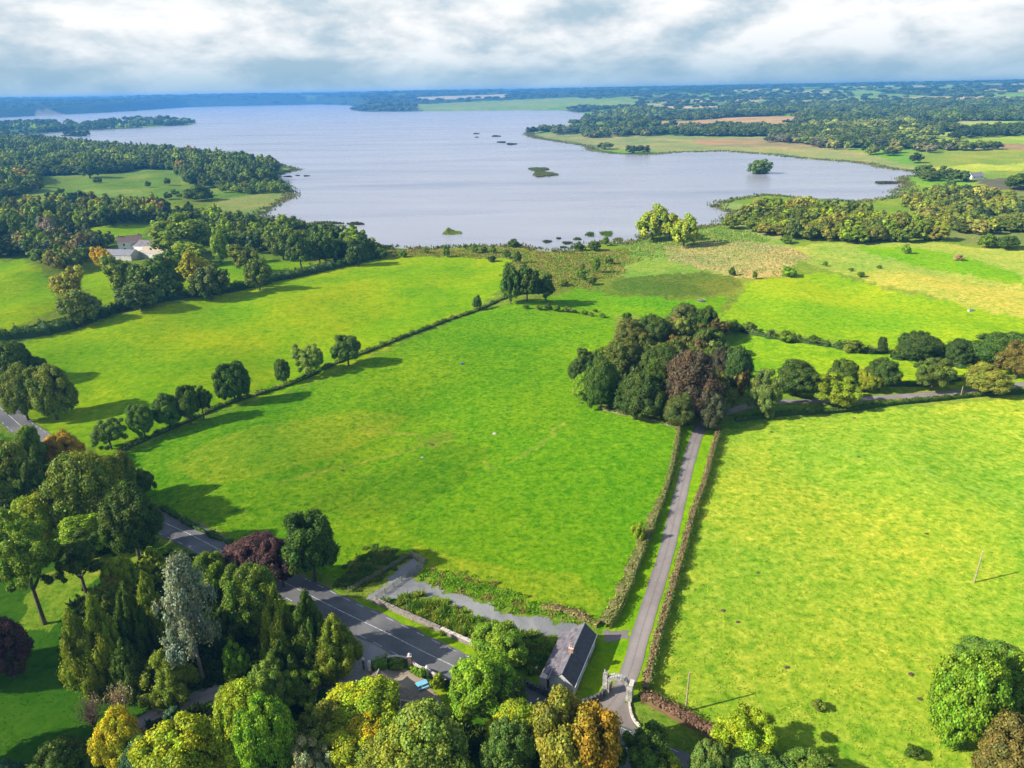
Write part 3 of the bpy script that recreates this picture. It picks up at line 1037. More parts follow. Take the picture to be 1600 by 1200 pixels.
DG, GR, BG, YG = (0.034, 0.070, 0.011), (0.062, 0.120, 0.013), (0.085, 0.185, 0.014), (0.118, 0.19, 0.014)
OL, YE, OR, CU = (0.085, 0.115, 0.022), (0.30, 0.26, 0.014), (0.36, 0.17, 0.02), (0.046, 0.028, 0.028)
TE, SV, BR, PA = (0.035, 0.085, 0.040), (0.115, 0.155, 0.135), (0.095, 0.085, 0.035), (0.17, 0.19, 0.08)
NAME = {'broad': 'broadleaf_tree', 'round': 'broadleaf_tree', 'loose': 'broadleaf_tree', 'autumn': 'broadleaf_tree', 'cypress': 'cypress_tree',
        'tiered': 'silver_conifer', 'pine': 'pine_tree', 'twiggy': 'bare_tree', 'bush': 'bush', 'mid': 'broadleaf_tree', 'midautumn': 'broadleaf_tree', 'spire': 'conifer_tree', 'small': 'bush'}
n_trees = 0
LEAF_GAIN = 1.75


def warm(c):
    """early-autumn foliage leans to yellow; purple, silver and blue-green kinds keep their own hue"""
    return c if c[2] > 0.42 * c[1] else (c[0] * (1.18 if c[0] < 0.7 * c[1] else 0.98), c[1] * 1.12, c[2] * 0.6)



def plant(base, rx, rz, gap, kind, tint, label, cat='tree', group=None, name=None):
    """a tree or bush whose crown has radii rx, rz and hangs gap metres over the ground"""
    global n_trees
    t = thing(name or NAME[kind], label, cat, base, rnd.uniform(0, 6.283), group)
    c = obj('crown', rnd.choice(CROWN[kind]), t, (0, 0, gap + rz))
    c.scale = (rx, rx * rnd.uniform(0.94, 1.06), rz)
    j = rnd.uniform(0.92, 1.08) * LEAF_GAIN
    c.color = (*(v * j for v in warm(tint)), 1)
    if cat == 'tree' and kind != 'twiggy':
        k = obj('trunk', rnd.choice(TRUNK_PALE if kind == 'tiered' else TRUNK), t)
        k.scale = (rx * 0.9, rx * 0.9, gap + rz)
        n_trees += 1
    return t


def crown_fit(x0, y0, x1, y1, gap, grow=0.0):
    """crown radii and base of a tree whose crown shows in the given pixel box"""
    gx_, gy_ = (x1 - x0) * grow, (y1 - y0) * grow
    x0, x1, y0, y1 = x0 - gx_, x1 + gx_, y0 - gy_, y1 + gy_
    cx, cy = (x0 + x1) / 2, (y0 + y1) / 2
    zc = 5.0
    for _ in range(8):
        b = W(cx, cy, zc)
        c = np.array([b[0], b[1], b[2] + zc])
        sc = F_PX / depth_of(c)
        rx = (x1 - x0) / 2 / sc
        th = math.atan2(CAM_H - c[2], math.hypot(c[0], c[1]))
        q = ((y1 - y0) / 2 / sc) ** 2 - (rx * math.sin(th)) ** 2
        rz = math.sqrt(max(q, 0)) / math.cos(th)
        rz = min(max(rz, rx * 0.6), rx * 2.6)
        zc = gap + rz
    return b, rx, rz


def warm_all(ts):
    return [warm(t) for t in ts]


def tree_px(box, kind, tint, label, gap=1.2, cat='tree', group=None, lod=True, name=None):
    b, rx, rz = crown_fit(*box, gap, 0.05 if cat == 'tree' and (box[1] < 470 or box[1] > 1050) else 0.0)
    if lod and np.hypot(b[0], b[1]) > 300 and cat == 'tree':
        kind = {'autumn': 'midautumn', 'cypress': 'spire'}.get(kind, 'mid')
    return plant(b, rx, rz, gap, kind, tint, label, cat, group, name)


# ------------------------------------------------------------------ trees one can name, each by the box its crown fills in the photograph
HAND = [
    # left of the road and the field corner
    ((0, 572, 62, 655), 'broad', OL, 'olive domed tree cut by the photo edge, nearest the road bend', 1),
    ((42, 572, 112, 652), 'round', OL, 'wide domed olive tree casting a long shadow on the bright field', 1.5),
    ((-10, 533, 52, 592), 'broad', DG, 'dark tree behind the two olive domed trees by the road', 1),
    ((38, 558, 74, 592), 'round', DG, 'small dark round tree tucked behind the olive domed trees', 1),
    ((68, 676, 126, 728), 'broad', (0.24, 0.16, 0.02), 'orange autumn tree beside the road above the big mixed trees', 1),
    ((20, 668, 72, 742), 'broad', GR, 'green tree left of the orange tree by the road', 1),
    ((-25, 690, 45, 790), 'round', OL, 'dense olive tree at the photo edge below the road bend', 1),
    ((30, 715, 85, 800), 'pine', DG, 'dark shaggy tree between the olive tree and the large domed tree', 1),
    ((70, 704, 190, 835), 'autumn', OL, 'very large domed tree with yellowing crown at the field corner', 2),
    ((150, 708, 214, 790), 'broad', OL, 'olive green tree overhanging the corner of the main field', 2),
    ((160, 760, 246, 868), 'broad', DG, 'dark tree leaning over the road beside the field corner', 2),
    ((205, 735, 240, 775), 'broad', DG, 'small dark tree against the main field beside the domed tree', 1),
    ((95, 795, 180, 868), 'autumn', BG, 'yellow-green tree under the large domed tree', 1),
    ((12, 772, 95, 850), 'autumn', YG, 'golden-tipped tree at the left edge beside the dark pines', 2),
    ((-20, 800, 85, 925), 'pine', GR, 'tall open pine with a bare dark trunk on the lawn', 9),
    ((75, 835, 160, 905), 'pine', DG, 'second open pine with leaning trunk beside the sunlit grass', 7),
    ((-25, 965, 42, 1062), 'round', CU, 'blackish purple tree at the left edge of the shaded lawn', 0.5),
    ((212, 845, 262, 905), 'spire', YG, 'pointed yellow-green tree behind the cypress clump', 0.5),
    ((160, 868, 212, 935), 'broad', YG, 'yellow-green tree at the top of the cypress clump', 0.5),
    ((150, 905, 200, 960), 'autumn', OL, 'olive tree standing between the sunlit grass and cypress clump', 0.5),
    ((84, 935, 160, 1088), 'cypress', (0.085, 0.135, 0.016), 'broad dark cypress at the left end of the cypress clump', 0.3),
    ((118, 905, 196, 1080), 'cypress', (0.085, 0.135, 0.016), 'tall dark cypress second from the left in the clump', 0.3),
    ((170, 890, 240, 1050), 'cypress', DG, 'darkest cypress in the middle of the cypress clump', 0.3),
    ((205, 880, 268, 1010), 'cypress', (0.085, 0.135, 0.016), 'cypress directly left of the silver conifer', 0.3),
    ((165, 985, 232, 1085), 'cypress', DG, 'low dark cypress in front of the clump', 0.3),
    ((208, 1000, 300, 1090), 'cypress', (0.085, 0.135, 0.016), 'spreading cypress below the silver conifer beside the path', 0.3),
    ((295, 862, 362, 930), 'broad', GR, 'green tree behind the silver conifer by the road', 1),
    ((347, 833, 440, 905), 'round', CU, 'copper purple beech beside the road', 1),
    ((405, 838, 468, 915), 'round', CU, 'darker copper beech between the purple beech and the oak', 1),
    ((440, 798, 530, 905), 'broad', (0.032, 0.075, 0.016), 'dark green oak on the field side of the road', 1.5),
    ((350, 880, 440, 985), 'broad', (0.06, 0.115, 0.02), 'mid green tree below the copper beech', 1),
    ((325, 930, 385, 1010), 'cypress', DG, 'black green cypress just right of the silver conifer', 0.3),
    ((395, 895, 475, 1045), 'cypress', (0.085, 0.135, 0.016), 'tall yellow-tinged evergreen beside the forecourt', 0.3),
    ((440, 905, 525, 1050), 'cypress', DG, 'dark evergreen overhanging the road edge', 0.3),
    ((480, 945, 566, 1058), 'cypress', (0.085, 0.135, 0.016), 'evergreen at the corner of the dusty forecourt', 0.3),
    ((400, 985, 480, 1080), 'cypress', DG, 'low dark evergreen above the garden path', 0.3),
    ((345, 1004, 388, 1062), 'loose', BG, 'small bright green tree in the gap right of the silver conifer', 0.5),
    ((382, 1040, 455, 1120), 'loose', (0.075, 0.14, 0.03), 'open green tree below the garden path gap', 1),
    ((340, 1065, 405, 1115), 'broad', YG, 'yellow-green tree bordering the right of the path end', 1),
    ((430, 1045, 500, 1105), 'loose', GR, 'loose green tree left of the hipped lodge', 1),
    ((120, 1083, 162, 1138), 'twiggy', (0.28, 0.20, 0.15), 'thin pinkish half-bare tree on the lawn', 1),
    ((163, 1065, 206, 1118), 'twiggy', (0.22, 0.19, 0.12), 'half-bare grey twiggy tree below the cypress clump', 1),
    ((152, 1118, 216, 1205), 'autumn', (0.22, 0.22, 0.016), 'golden autumn tree at the bottom of the lawn', 0.5),
    ((35, 1138, 142, 1235), 'cypress', DG, 'wide black green conifer in the bottom left corner', 0.2),
    ((-20, 1178, 40, 1240), 'cypress', TE, 'teal conifer cropped by the bottom left corner', 0.2),
    ((198, 1158, 262, 1230), 'broad', TE, 'blue-green tree between the golden tree and yellow-green mass', 0.5),
    ((222, 1128, 335, 1250), 'autumn', YG, 'large yellow-green tree at the foot of the garden path', 1),
    ((338, 1082, 432, 1205), 'broad', YG, 'tallest of the yellow-green trees right of the garden path', 1),
    ((375, 1100, 465, 1225), 'broad', BG, 'bright green tree at the bottom edge beside the yellow-green trees', 1),
    ((455, 1108, 535, 1195), 'loose', (0.09, 0.13, 0.03), 'grey-green tree left of the yellow tree hiding the lodge', 1),
    ((448, 1155, 525, 1240), 'loose', (0.15, 0.18, 0.09), 'pale grey-green tree at the bottom edge', 1),
    ((500, 1078, 628, 1160), 'autumn', YG, 'yellow-topped tree hiding most of the hipped lodge', 1),
    ((510, 1128, 605, 1215), 'autumn', (0.19, 0.22, 0.015), 'yellow tree below the tree that hides the lodge', 1),
    ((580, 1114, 735, 1255), 'autumn', (0.095, 0.135, 0.03), 'broad olive and rust tree below the lodge yard', 1.5),
    ((560, 1150, 660, 1250), 'broad', (0.10, 0.15, 0.03), 'olive green tree at the bottom beside the rust tree', 1),
    ((703, 1020, 806, 1122), 'round', BG, 'bright green tree right of the lodge lawn', 1.2),
    ((735, 972, 822, 1045), 'round', (0.085, 0.17, 0.02), 'bright green tree overhanging the roadside wall end', 1),
    ((745, 1045, 822, 1122), 'broad', DG, 'dark green tree standing in for the shadow in front of the derelict gate lodge', 1),  # added dark crown fills a spot that is only in shadow
    ((755, 1128, 835, 1225), 'broad', (0.05, 0.10, 0.03), 'dark green tree at the bottom between two rust trees', 1),
    ((765, 1100, 845, 1172), 'autumn', YG, 'yellow and rust tree beside the road below the gate lodge', 1),
    ((835, 1100, 958, 1235), 'autumn', (0.135, 0.135, 0.028), 'big rust-coloured autumn tree below the gate lodge', 1.5),
    ((-190, 900, -70, 1080), 'broad', DG, 'tall tree beyond the left edge shading the lawn', 1),
    ((-170, 1040, -50, 1230), 'broad', DG, 'second tree beyond the left edge shading the lawn corner', 1),
    ((870, 1155, 965, 1240), 'autumn', OL, 'olive tree at the bottom edge below the rust tree', 1),
    ((968, 1132, 1056, 1220), 'loose', (0.045, 0.095, 0.02), 'dark green open tree right of the road at the bottom', 1),
    ((1080, 1165, 1132, 1230), 'round', (0.075, 0.14, 0.05), 'small grey-green tree at the bottom edge by the brown hedge', 0.5),
    ((1010, 1180, 1070, 1240), 'broad', YG, 'yellow-green tree cropped at the bottom beside the road', 0.5),
    ((1124, 1108, 1206, 1190), 'loose', (0.125, 0.20, 0.012), 'yellow-green tree in the hedge casting shadow on the right field', 0.5),
    ((1135, 1180, 1230, 1240), 'round', (0.06, 0.13, 0.045), 'grey-green tree cropped at the bottom under the yellow-green one', 0.5),
    ((1225, 1185, 1310, 1240), 'round', (0.07, 0.14, 0.03), 'green tree cropped at the bottom edge of the right field', 0.5),
    ((1463, 1022, 1570, 1165), 'round', (0.075, 0.16, 0.016), 'bright green tree in the lower right field corner', 0.3),
    ((1500, 998, 1600, 1075), 'round', (0.06, 0.13, 0.03), 'green tree behind the bright green corner tree', 0.3),
    ((1545, 1030, 1650, 1150), 'broad', (0.075, 0.16, 0.016), 'bright tree cropped by the right edge of the photo', 0.3),
    ((1530, 1125, 1640, 1240), 'broad', BR, 'brownish tree in the bottom right corner', 0.3),
    # along the boundary between the bright field and the main field
    ((337, 567, 388, 626), 'round', (0.032, 0.08, 0.015), 'dark round tree alone on the field boundary', 1.2),
    ((272, 602, 312, 660), 'broad', DG, 'ivy-dark tree second from the right in the boundary clump', 1.2),
    ((298, 602, 328, 648), 'loose', DG, 'leaning dark tree at the right end of the boundary clump', 2),
    ((238, 616, 284, 668), 'broad', (0.045, 0.105, 0.018), 'green tree in the middle of the boundary clump', 1.2),
    ((200, 632, 242, 682), 'broad', (0.05, 0.11, 0.02), 'green tree left in the boundary clump', 1.2),
    ((140, 656, 196, 698), 'loose', (0.065, 0.13, 0.03), 'loose small tree nearest the field corner on the boundary', 1.5),
    ((428, 562, 453, 597), 'round', (0.04, 0.09, 0.02), 'small upright tree on the boundary left of the loose one', 1.0),
    ((456, 538, 508, 584), 'loose', (0.09, 0.16, 0.04), 'pale loose-crowned tree on the field boundary', 1.5),
    ((518, 524, 566, 568), 'broad', (0.045, 0.095, 0.025), 'grey-green rounded tree on the field boundary above the pale one', 1.2),
    ((739, 463, 752, 482), 'round', (0.04, 0.09, 0.02), 'tiny lone tree on the far part of the boundary', 1.0),
    ((783, 417, 812, 470), 'broad', (0.04, 0.09, 0.02), 'ivy-clad tree left in the group at the top field corner', 0.6),
    ((805, 416, 842, 468), 'broad', DG, 'ivy-clad tree in the middle of the group at the top corner', 0.6),
    ((838, 430, 868, 468), 'loose', DG, 'thin dark tree right in the group at the top field corner', 0.6),
    # copse between the main field and the lane
    ((888, 558, 918, 600), 'round', (0.032, 0.07, 0.016), 'small dark tree at the outer tip of the copse', 0.5),
    ((890, 580, 950, 628), 'broad', BG, 'bright green low tree at the left foot of the copse', 0.3),
    ((912, 562, 968, 640), 'broad', (0.034, 0.075, 0.016), 'dark tree above the left corner of the copse', 0.6),
    ((918, 545, 950, 575), 'broad', (0.07, 0.14, 0.02), 'light green tree at the left rim of the copse', 0.6),
    ((943, 530, 1003, 592), 'round', (0.055, 0.085, 0.022), 'rounded brownish green tree on the left side of the copse', 0.6),
    ((950, 500, 1022, 558), 'broad', (0.075, 0.085, 0.03), 'brown-tinged tree at the upper left of the copse', 0.6),
    ((998, 495, 1052, 550), 'broad', (0.035, 0.07, 0.02), 'dark tree near the top of the copse', 0.6),
    ((1045, 476, 1095, 522), 'round', (0.075, 0.10, 0.04), 'grey-green tree at the top of the copse', 0.6),
    ((1080, 480, 1124, 525), 'broad', DG, 'dark tree at the upper right tip of the copse', 0.6),
    ((1040, 498, 1085, 542), 'loose', (0.11, 0.16, 0.05), 'pale green tree near the top of the copse', 0.6),
    ((1078, 512, 1134, 552), 'broad', DG, 'dark tree on the right rim of the copse over the small field', 0.6),
    ((1000, 540, 1062, 602), 'broad', (0.035, 0.07, 0.018), 'dark tree in the heart of the copse', 0.6),
    ((960, 585, 1042, 655), 'broad', (0.034, 0.068, 0.02), 'dark tree at the lower left edge of the copse', 0.6),
    ((1000, 566, 1050, 640), 'broad', DG, 'dark tree left of the copper brown one in the copse', 0.6),
    ((1028, 552, 1128, 655), 'broad', (0.058, 0.050, 0.028), 'large copper brown beech in the copse', 0.8),
    ((1032, 612, 1092, 668), 'broad', (0.05, 0.08, 0.03), 'olive tree at the foot of the copper brown beech', 0.4),
    ((1060, 543, 1112, 580), 'round', (0.075, 0.12, 0.03), 'lighter green tree behind the copper brown beech', 0.6),
    ((1105, 545, 1152, 605), 'broad', (0.045, 0.05, 0.028), 'dull brown-green tree right of the copper beech', 0.6),
    ((1130, 545, 1175, 615), 'broad', (0.032, 0.075, 0.026), 'dark teal tree at the right end of the copse', 0.6),
    ((1085, 610, 1135, 672), 'broad', (0.05, 0.065, 0.03), 'shaggy brown-green tree where the drive enters the copse', 0.4),
    # along the lane on the right
    ((1165, 580, 1226, 648), 'loose', (0.085, 0.12, 0.045), 'pale grey-green tree at the start of the lane row', 0.5),
    ((1210, 562, 1285, 618), 'broad', (0.035, 0.07, 0.02), 'dark spreading tree in the lane row', 0.8),
    ((1277, 585, 1340, 640), 'loose', (0.10, 0.16, 0.016), 'yellow-green tree in front of the lane row', 0.5),
    ((1292, 562, 1348, 608), 'broad', (0.05, 0.095, 0.02), 'mid green tree behind the yellow-green lane tree', 0.6),
    ((1335, 578, 1375, 612), 'autumn', (0.12, 0.16, 0.02), 'small yellowish tree in the lane row', 0.6),
    ((1352, 560, 1405, 608), 'broad', (0.035, 0.07, 0.02), 'dark tree at the right end of the lane row', 0.8),
    ((1424, 562, 1500, 606), 'loose', (0.055, 0.095, 0.03), 'wide open tree alone above the lane', 0.8),
    ((1512, 570, 1574, 617), 'round', (0.13, 0.14, 0.035), 'yellow-olive tree beside the lane', 0.5),
    ((1563, 535, 1625, 592), 'broad', (0.10, 0.085, 0.03), 'brownish tree at the right edge above the lane', 0.5),
    ((1528, 518, 1612, 575), 'round', (0.035, 0.08, 0.022), 'large dark green tree at the right edge of the photo', 0.5),
    ((1590, 515, 1640, 560), 'round', DG, 'dark tree cropped by the right edge above the lane', 0.5),
    ((1478, 532, 1527, 568), 'round', (0.028, 0.062, 0.022), 'rounded dark tree in the hedge left of the large dark one', 0.3),
    ((1405, 524, 1472, 562), 'broad', (0.032, 0.065, 0.022), 'broad dark tree in the hedge above the lane', 0.3),
    ((1372, 527, 1386, 550), 'round', (0.03, 0.06, 0.02), 'small upright tree in the gap of the field hedge', 0.3),
    # hedge of the parkland left
    ((85, 420, 132, 470), 'broad', (0.16, 0.155, 0.03), 'tall golden tree top in the parkland hedge', 6),
    ((95, 455, 150, 505), 'broad', (0.10, 0.12, 0.035), 'olive gold tree in the parkland hedge below the tall golden one', 1),
    ((166, 403, 208, 462), 'broad', (0.10, 0.14, 0.025), 'slim yellow-green tree left of the farmhouse garden', 1),
    ((208, 400, 278, 462), 'round', (0.04, 0.08, 0.018), 'large dark tree in front of the farmhouse', 1),
    ((275, 395, 322, 448), 'broad', (0.20, 0.20, 0.015), 'bright golden tree right of the farmhouse', 0.6),
    ((185, 442, 246, 482), 'broad', (0.05, 0.085, 0.035), 'grey-green tree in the hedge below the large dark tree', 0.5),
    ((300, 418, 352, 465), 'broad', (0.045, 0.07, 0.025), 'dull green tree in the hedge under the golden tree', 0.5),
    ((358, 384, 402, 422), 'round', (0.075, 0.11, 0.02), 'rounded olive tree behind the parkland hedge', 1),
    ((378, 405, 426, 450), 'broad', (0.055, 0.095, 0.02), 'green tree in the right part of the parkland hedge', 0.6),
    ((145, 388, 176, 420), 'broad', (0.32, 0.22, 0.015), 'small orange tree left of the farmhouse sheds', 0.5),
    ((325, 362, 358, 410), 'loose', (0.09, 0.16, 0.02), 'light green tree right behind the golden tree', 0.6),
    ((240, 340, 325, 395), 'round', (0.075, 0.13, 0.016), 'large yellow-green tree right of the white farmhouse', 1),
    ((268, 380, 318, 412), 'round', (0.10, 0.16, 0.02), 'yellow-green tree in front of the large one by the farmhouse', 0.6),
    ((420, 365, 460, 402), 'round', (0.05, 0.085, 0.02), 'rounded tree left in the group beside the lake corner', 1),
    ((448, 366, 486, 415), 'round', (0.045, 0.085, 0.02), 'tall rounded tree in the group beside the lake corner', 1),
    ((480, 365, 514, 408), 'round', (0.04, 0.075, 0.02), 'dark rounded tree right in the group beside the lake corner', 1),
    ((540, 374, 576, 412), 'broad', (0.032, 0.065, 0.024), 'dark tree at the end of the hedge by the lake', 0.6),
    ((60, 342, 90, 375), 'loose', (0.15, 0.14, 0.11), 'pale half-dead tree in the left woods', 1),
    ((120, 255, 156, 275), 'round', (0.03, 0.065, 0.024), 'dark tree standing at the top edge of the hidden meadow', 0.6),
    # lake shore right
    ((990, 326, 1052, 372), 'round', (0.17, 0.21, 0.03), 'large yellow willow on the lake shore', 0.5),
    ((1028, 336, 1066, 374), 'round', (0.18, 0.21, 0.02), 'small yellow willow between the two large ones', 0.5),
    ((1046, 340, 1094, 382), 'round', (0.16, 0.20, 0.025), 'second large yellow willow nearer the reed bed', 0.5),
    ((1172, 251, 1203, 272), 'round', (0.06, 0.11, 0.03), 'round tree covering the small lake islet', 0.1),
]
for box, kind, tint, label, gap in HAND:
    tree_px(box, kind, tint, label, gap, 'tree')

# ------------------------------------------------------------------ woods: trees sown over their ground, the largest as things
WOODS = [
    ([(0, 222), (60, 222), (110, 228), (200, 238), (300, 246), (370, 254), (430, 263), (440, 275), (425, 287), (330, 296), (290, 290), (283, 268), (250, 265), (140, 271), (60, 273), (50, 300), (0, 312), (-60, 320), (-60, 222)],
     11.5, (5, 8.5), (11, 18), [DG, (0.036, 0.075, 0.02), GR, (0.085, 0.125, 0.022), (0.11, 0.16, 0.02)], 'wood behind the hidden meadow', 'trees of the wood between the meadow and the lake'),
    ([(900, 612), (945, 628), (1000, 642), (1060, 652), (1130, 650), (1168, 612), (1130, 572), (1136, 538), (1095, 512), (1050, 518), (1000, 540), (950, 562), (908, 590)],
     6.2, (2.4, 4.0), (5.5, 10.5), [(0.045, 0.075, 0.018), (0.062, 0.085, 0.022), (0.036, 0.07, 0.018), (0.08, 0.10, 0.03), (0.085, 0.07, 0.03), (0.07, 0.12, 0.02)], 'copse at the drive end', 'lesser trees filling the copse'),
    ([(340, 292), (445, 290), (452, 300), (400, 304), (350, 302)], 9, (3, 5), (5, 8), [GR, (0.07, 0.13, 0.02)], 'reedy point', 'low trees on the reedy point'),
    ([(270, 304), (345, 304), (330, 312), (280, 311)], 8, (2.5, 4), (3, 5), [DG, GR], 'scrub line by the meadow', 'scrub line by the meadow'),
    ([(-60, 335), (0, 335), (60, 338), (95, 326), (130, 326), (190, 328), (250, 330), (262, 336), (245, 348), (170, 355), (95, 362), (60, 374), (0, 376), (-60, 380)],
     9.5, (4.5, 7), (11, 16), [DG, (0.03, 0.07, 0.022), GR, (0.09, 0.12, 0.024), (0.13, 0.17, 0.02), (0.10, 0.10, 0.03)], 'belt behind the farmhouse', 'trees of the belt north of the farmhouse'),
    ([(258, 346), (300, 345), (340, 350), (400, 362), (440, 369), (470, 369), (482, 374), (560, 386), (590, 400), (560, 412), (505, 412), (470, 403), (400, 398), (350, 392), (325, 395), (300, 376), (262, 372), (240, 368)],
     9, (4, 7), (9, 15), [DG, (0.035, 0.075, 0.02), GR, (0.07, 0.12, 0.02), (0.11, 0.17, 0.02)], 'wood by the lake shore', 'trees between the farmhouse and the shore'),
    ([(-60, 392), (0, 387), (30, 382), (60, 377), (100, 374), (150, 370), (178, 384), (165, 396), (140, 405), (130, 425), (90, 432), (66, 415), (35, 402), (0, 404), (-60, 408)],
     8, (3.5, 6), (8, 13), [DG, (0.035, 0.07, 0.025), GR, (0.055, 0.08, 0.035), (0.09, 0.09, 0.04)], 'farmhouse garden wood', 'trees of the garden wood left of the farmhouse'),
    ([(1150, 348), (1195, 332), (1240, 330), (1290, 338), (1340, 345), (1400, 358), (1440, 368), (1480, 374), (1470, 379), (1400, 382), (1280, 380), (1210, 374), (1180, 362)],
     9, (4.5, 7.5), (8, 14), [(0.11, 0.16, 0.02), (0.14, 0.19, 0.02), (0.09, 0.15, 0.02), (0.11, 0.12, 0.035), (0.06, 0.10, 0.03), (0.13, 0.21, 0.012)], 'sunlit shore wood', 'trees of the sunlit shore wood'),
    ([(1405, 322), (1440, 308), (1480, 298), (1530, 306), (1600, 322), (1700, 320), (1700, 385), (1600, 366), (1530, 368), (1470, 362), (1440, 348), (1420, 330)],
     9, (3.5, 6.5), (6, 11), [(0.12, 0.16, 0.03), (0.15, 0.18, 0.04), (0.08, 0.12, 0.03), (0.10, 0.12, 0.035), (0.04, 0.075, 0.03), (0.17, 0.18, 0.075)], 'lake corner wood', 'trees of the mixed wood at the lake corner'),
    ([(1200, 207), (1300, 217), (1420, 226), (1455, 224), (1500, 238), (1440, 247), (1380, 248), (1285, 236), (1275, 228), (1200, 222)],
     20, (7, 12), (9, 13), [(0.06, 0.075, 0.03), (0.09, 0.095, 0.04), (0.05, 0.075, 0.025)], 'scrub on the far marsh', 'scrub trees on the marsh'),
    ([(1260, 196), (1420, 190), (1470, 206), (1450, 222), (1340, 216), (1200, 210)],
     20, (7, 12), (8, 14), [(0.10, 0.12, 0.035), (0.13, 0.15, 0.04), (0.06, 0.08, 0.03)], 'pale scrub beyond the marsh', 'pale scrub trees beyond the marsh'),
    ([(1485, 219), (1600, 211), (1700, 209), (1700, 202), (1600, 203), (1510, 207)],
     16, (7, 10), (12, 16), [DG, (0.03, 0.06, 0.025)], 'shelter belt behind the marsh', 'trees of the shelter belt'),
    ([(829, 209.5), (850, 206), (905, 206), (960, 202), (1020, 197), (1100, 198), (1200, 203), (1270, 208), (1270, 213), (1150, 211), (1000, 213), (930, 216), (850, 213)],
     19, (7, 12), (10, 15), [DG, (0.035, 0.06, 0.03), (0.055, 0.07, 0.03)], 'headland wood across the lake', 'trees of the headland across the lake'),
    ([(896, 186), (960, 178), (1020, 172), (1060, 176), (1020, 190), (960, 192)],
     24, (9, 13), (14, 22), [DG, (0.04, 0.07, 0.03), (0.06, 0.09, 0.03)], 'wood at the far inlet', 'trees at the far inlet'),
    ([(1060, 178), (1180, 166), (1400, 160), (1700, 158), (1700, 190), (1500, 190), (1440, 192), (1380, 190), (1240, 182), (1180, 178)],
     30, (9, 15), (12, 18), [DG, (0.035, 0.065, 0.028), (0.055, 0.08, 0.03)], 'woods beyond the tan fields', 'trees of the broad far woods'),
    ([(556, 174), (640, 173.6), (640, 171.5), (560, 171.5)], 24, (10, 14), (14, 18), [DG, (0.03, 0.06, 0.03)], 'low far point in the lake', 'trees on the far point'),
    ([(0, 206), (60, 207), (85, 206), (140, 203), (200, 200.5), (298, 194.5), (300, 191), (200, 193), (60, 198), (0, 200)],
     20, (7, 11), (12, 18), [DG, (0.03, 0.06, 0.03), GR], 'long wooded peninsula', 'trees on the long lake peninsula'),
]
SOWN = []      # (apparent size, base, rx, rz, tint, label, group)


def world_poly(pp, z=None):
    return np.array([(W(x, y) if z is None else plane_pt(x, y, z))[:2] for x, y in pp])


def tint_word(c):
    r, g_, b = c
    if r > g_ * 1.25:
        return 'rusty'
    if r > g_ * 0.95:
        return 'brownish'
    if g_ < 0.08:
        return 'dark-green'
    if r > 0.65 * g_:
        return 'yellow-green' if g_ > 0.13 else 'olive'
    return 'mid-green'


def place_word(p, lo, hi):
    fx, fy = (p[0] - lo[0]) / (hi[0] - lo[0]), (p[1] - lo[1]) / (hi[1] - lo[1])
    a = 'left end' if fx < 0.2 else 'left part' if fx < 0.42 else 'middle' if fx < 0.6 else 'right part' if fx < 0.8 else 'right end'
    b = 'near edge' if fy < 0.33 else 'heart' if fy < 0.66 else 'far side'
    return 'at %s, %s,' % (b, a)


for pp, spc, rr, hh, tints, label, group in WOODS:
    poly = world_poly(pp)
    lo, hi = poly.min(0), poly.max(0)
    sp = spc
    while (hi[0] - lo[0]) * (hi[1] - lo[1]) / sp ** 2 > 40000:
        sp *= 1.15
    X, Y = np.meshgrid(np.arange(lo[0], hi[0], sp), np.arange(lo[1], hi[1], sp))
    P = np.column_stack([X.ravel(), Y.ravel()]) + rng.uniform(-0.42, 0.42, (X.size, 2)) * sp
    P = P[poly_inside(P, poly)]
    if spc >= 19 and len(P) > 30:          # broken far scrub, with glades between
        P = P[(waves(P[:, 0], P[:, 1], 330, 77) > 0.05) | (rng.random(len(P)) < 0.10)]
    Z = terrain(P)
    ok = Z > LAKE_Z + 0.1
    P, Z = P[ok], Z[ok]
    big = sp / spc
    patch = waves(P[:, 0], P[:, 1], sp * 7, 31)
    for (x, y), z, pa in zip(P, Z, patch):
        rx = rnd.uniform(*rr) * big ** 0.8 * (1.35 if rnd.random() < 0.15 else 1.0)
        hgt = rnd.uniform(*hh) * rnd.uniform(0.72, 1.15)
        k = int(np.clip((pa * 0.22 + 0.5 + rnd.uniform(-0.35, 0.35)) * len(tints), 0, len(tints) - 1))
        tn = tints[k]
        dv = 1 + 0.28 * float(np.clip(pa, -1, 1)) * (1 if spc > 6.5 else 0.4)
        tn = (tn[0] * dv * (1.12 if dv > 1 else 1), tn[1] * dv, tn[2])
        if spc >= 19:
            tn = tuple(v * 1.7 for v in tn)
        elif rnd.random() < 0.012:
            tn = (0.17, 0.12, 0.03)
        base = np.array([x, y, z])
        size = 'small' if hgt < hh[0] * 0.95 else 'tall' if hgt > hh[1] * 0.95 else 'spreading' if rx > rr[1] else ''
        SOWN.append((F_PX * rx / depth_of(base), base, rx, hgt / 2, tn, ' '.join(('%s %s tree %s of the %s' % (size, tint_word(tn), place_word((x, y), lo, hi), label)).split()), group))
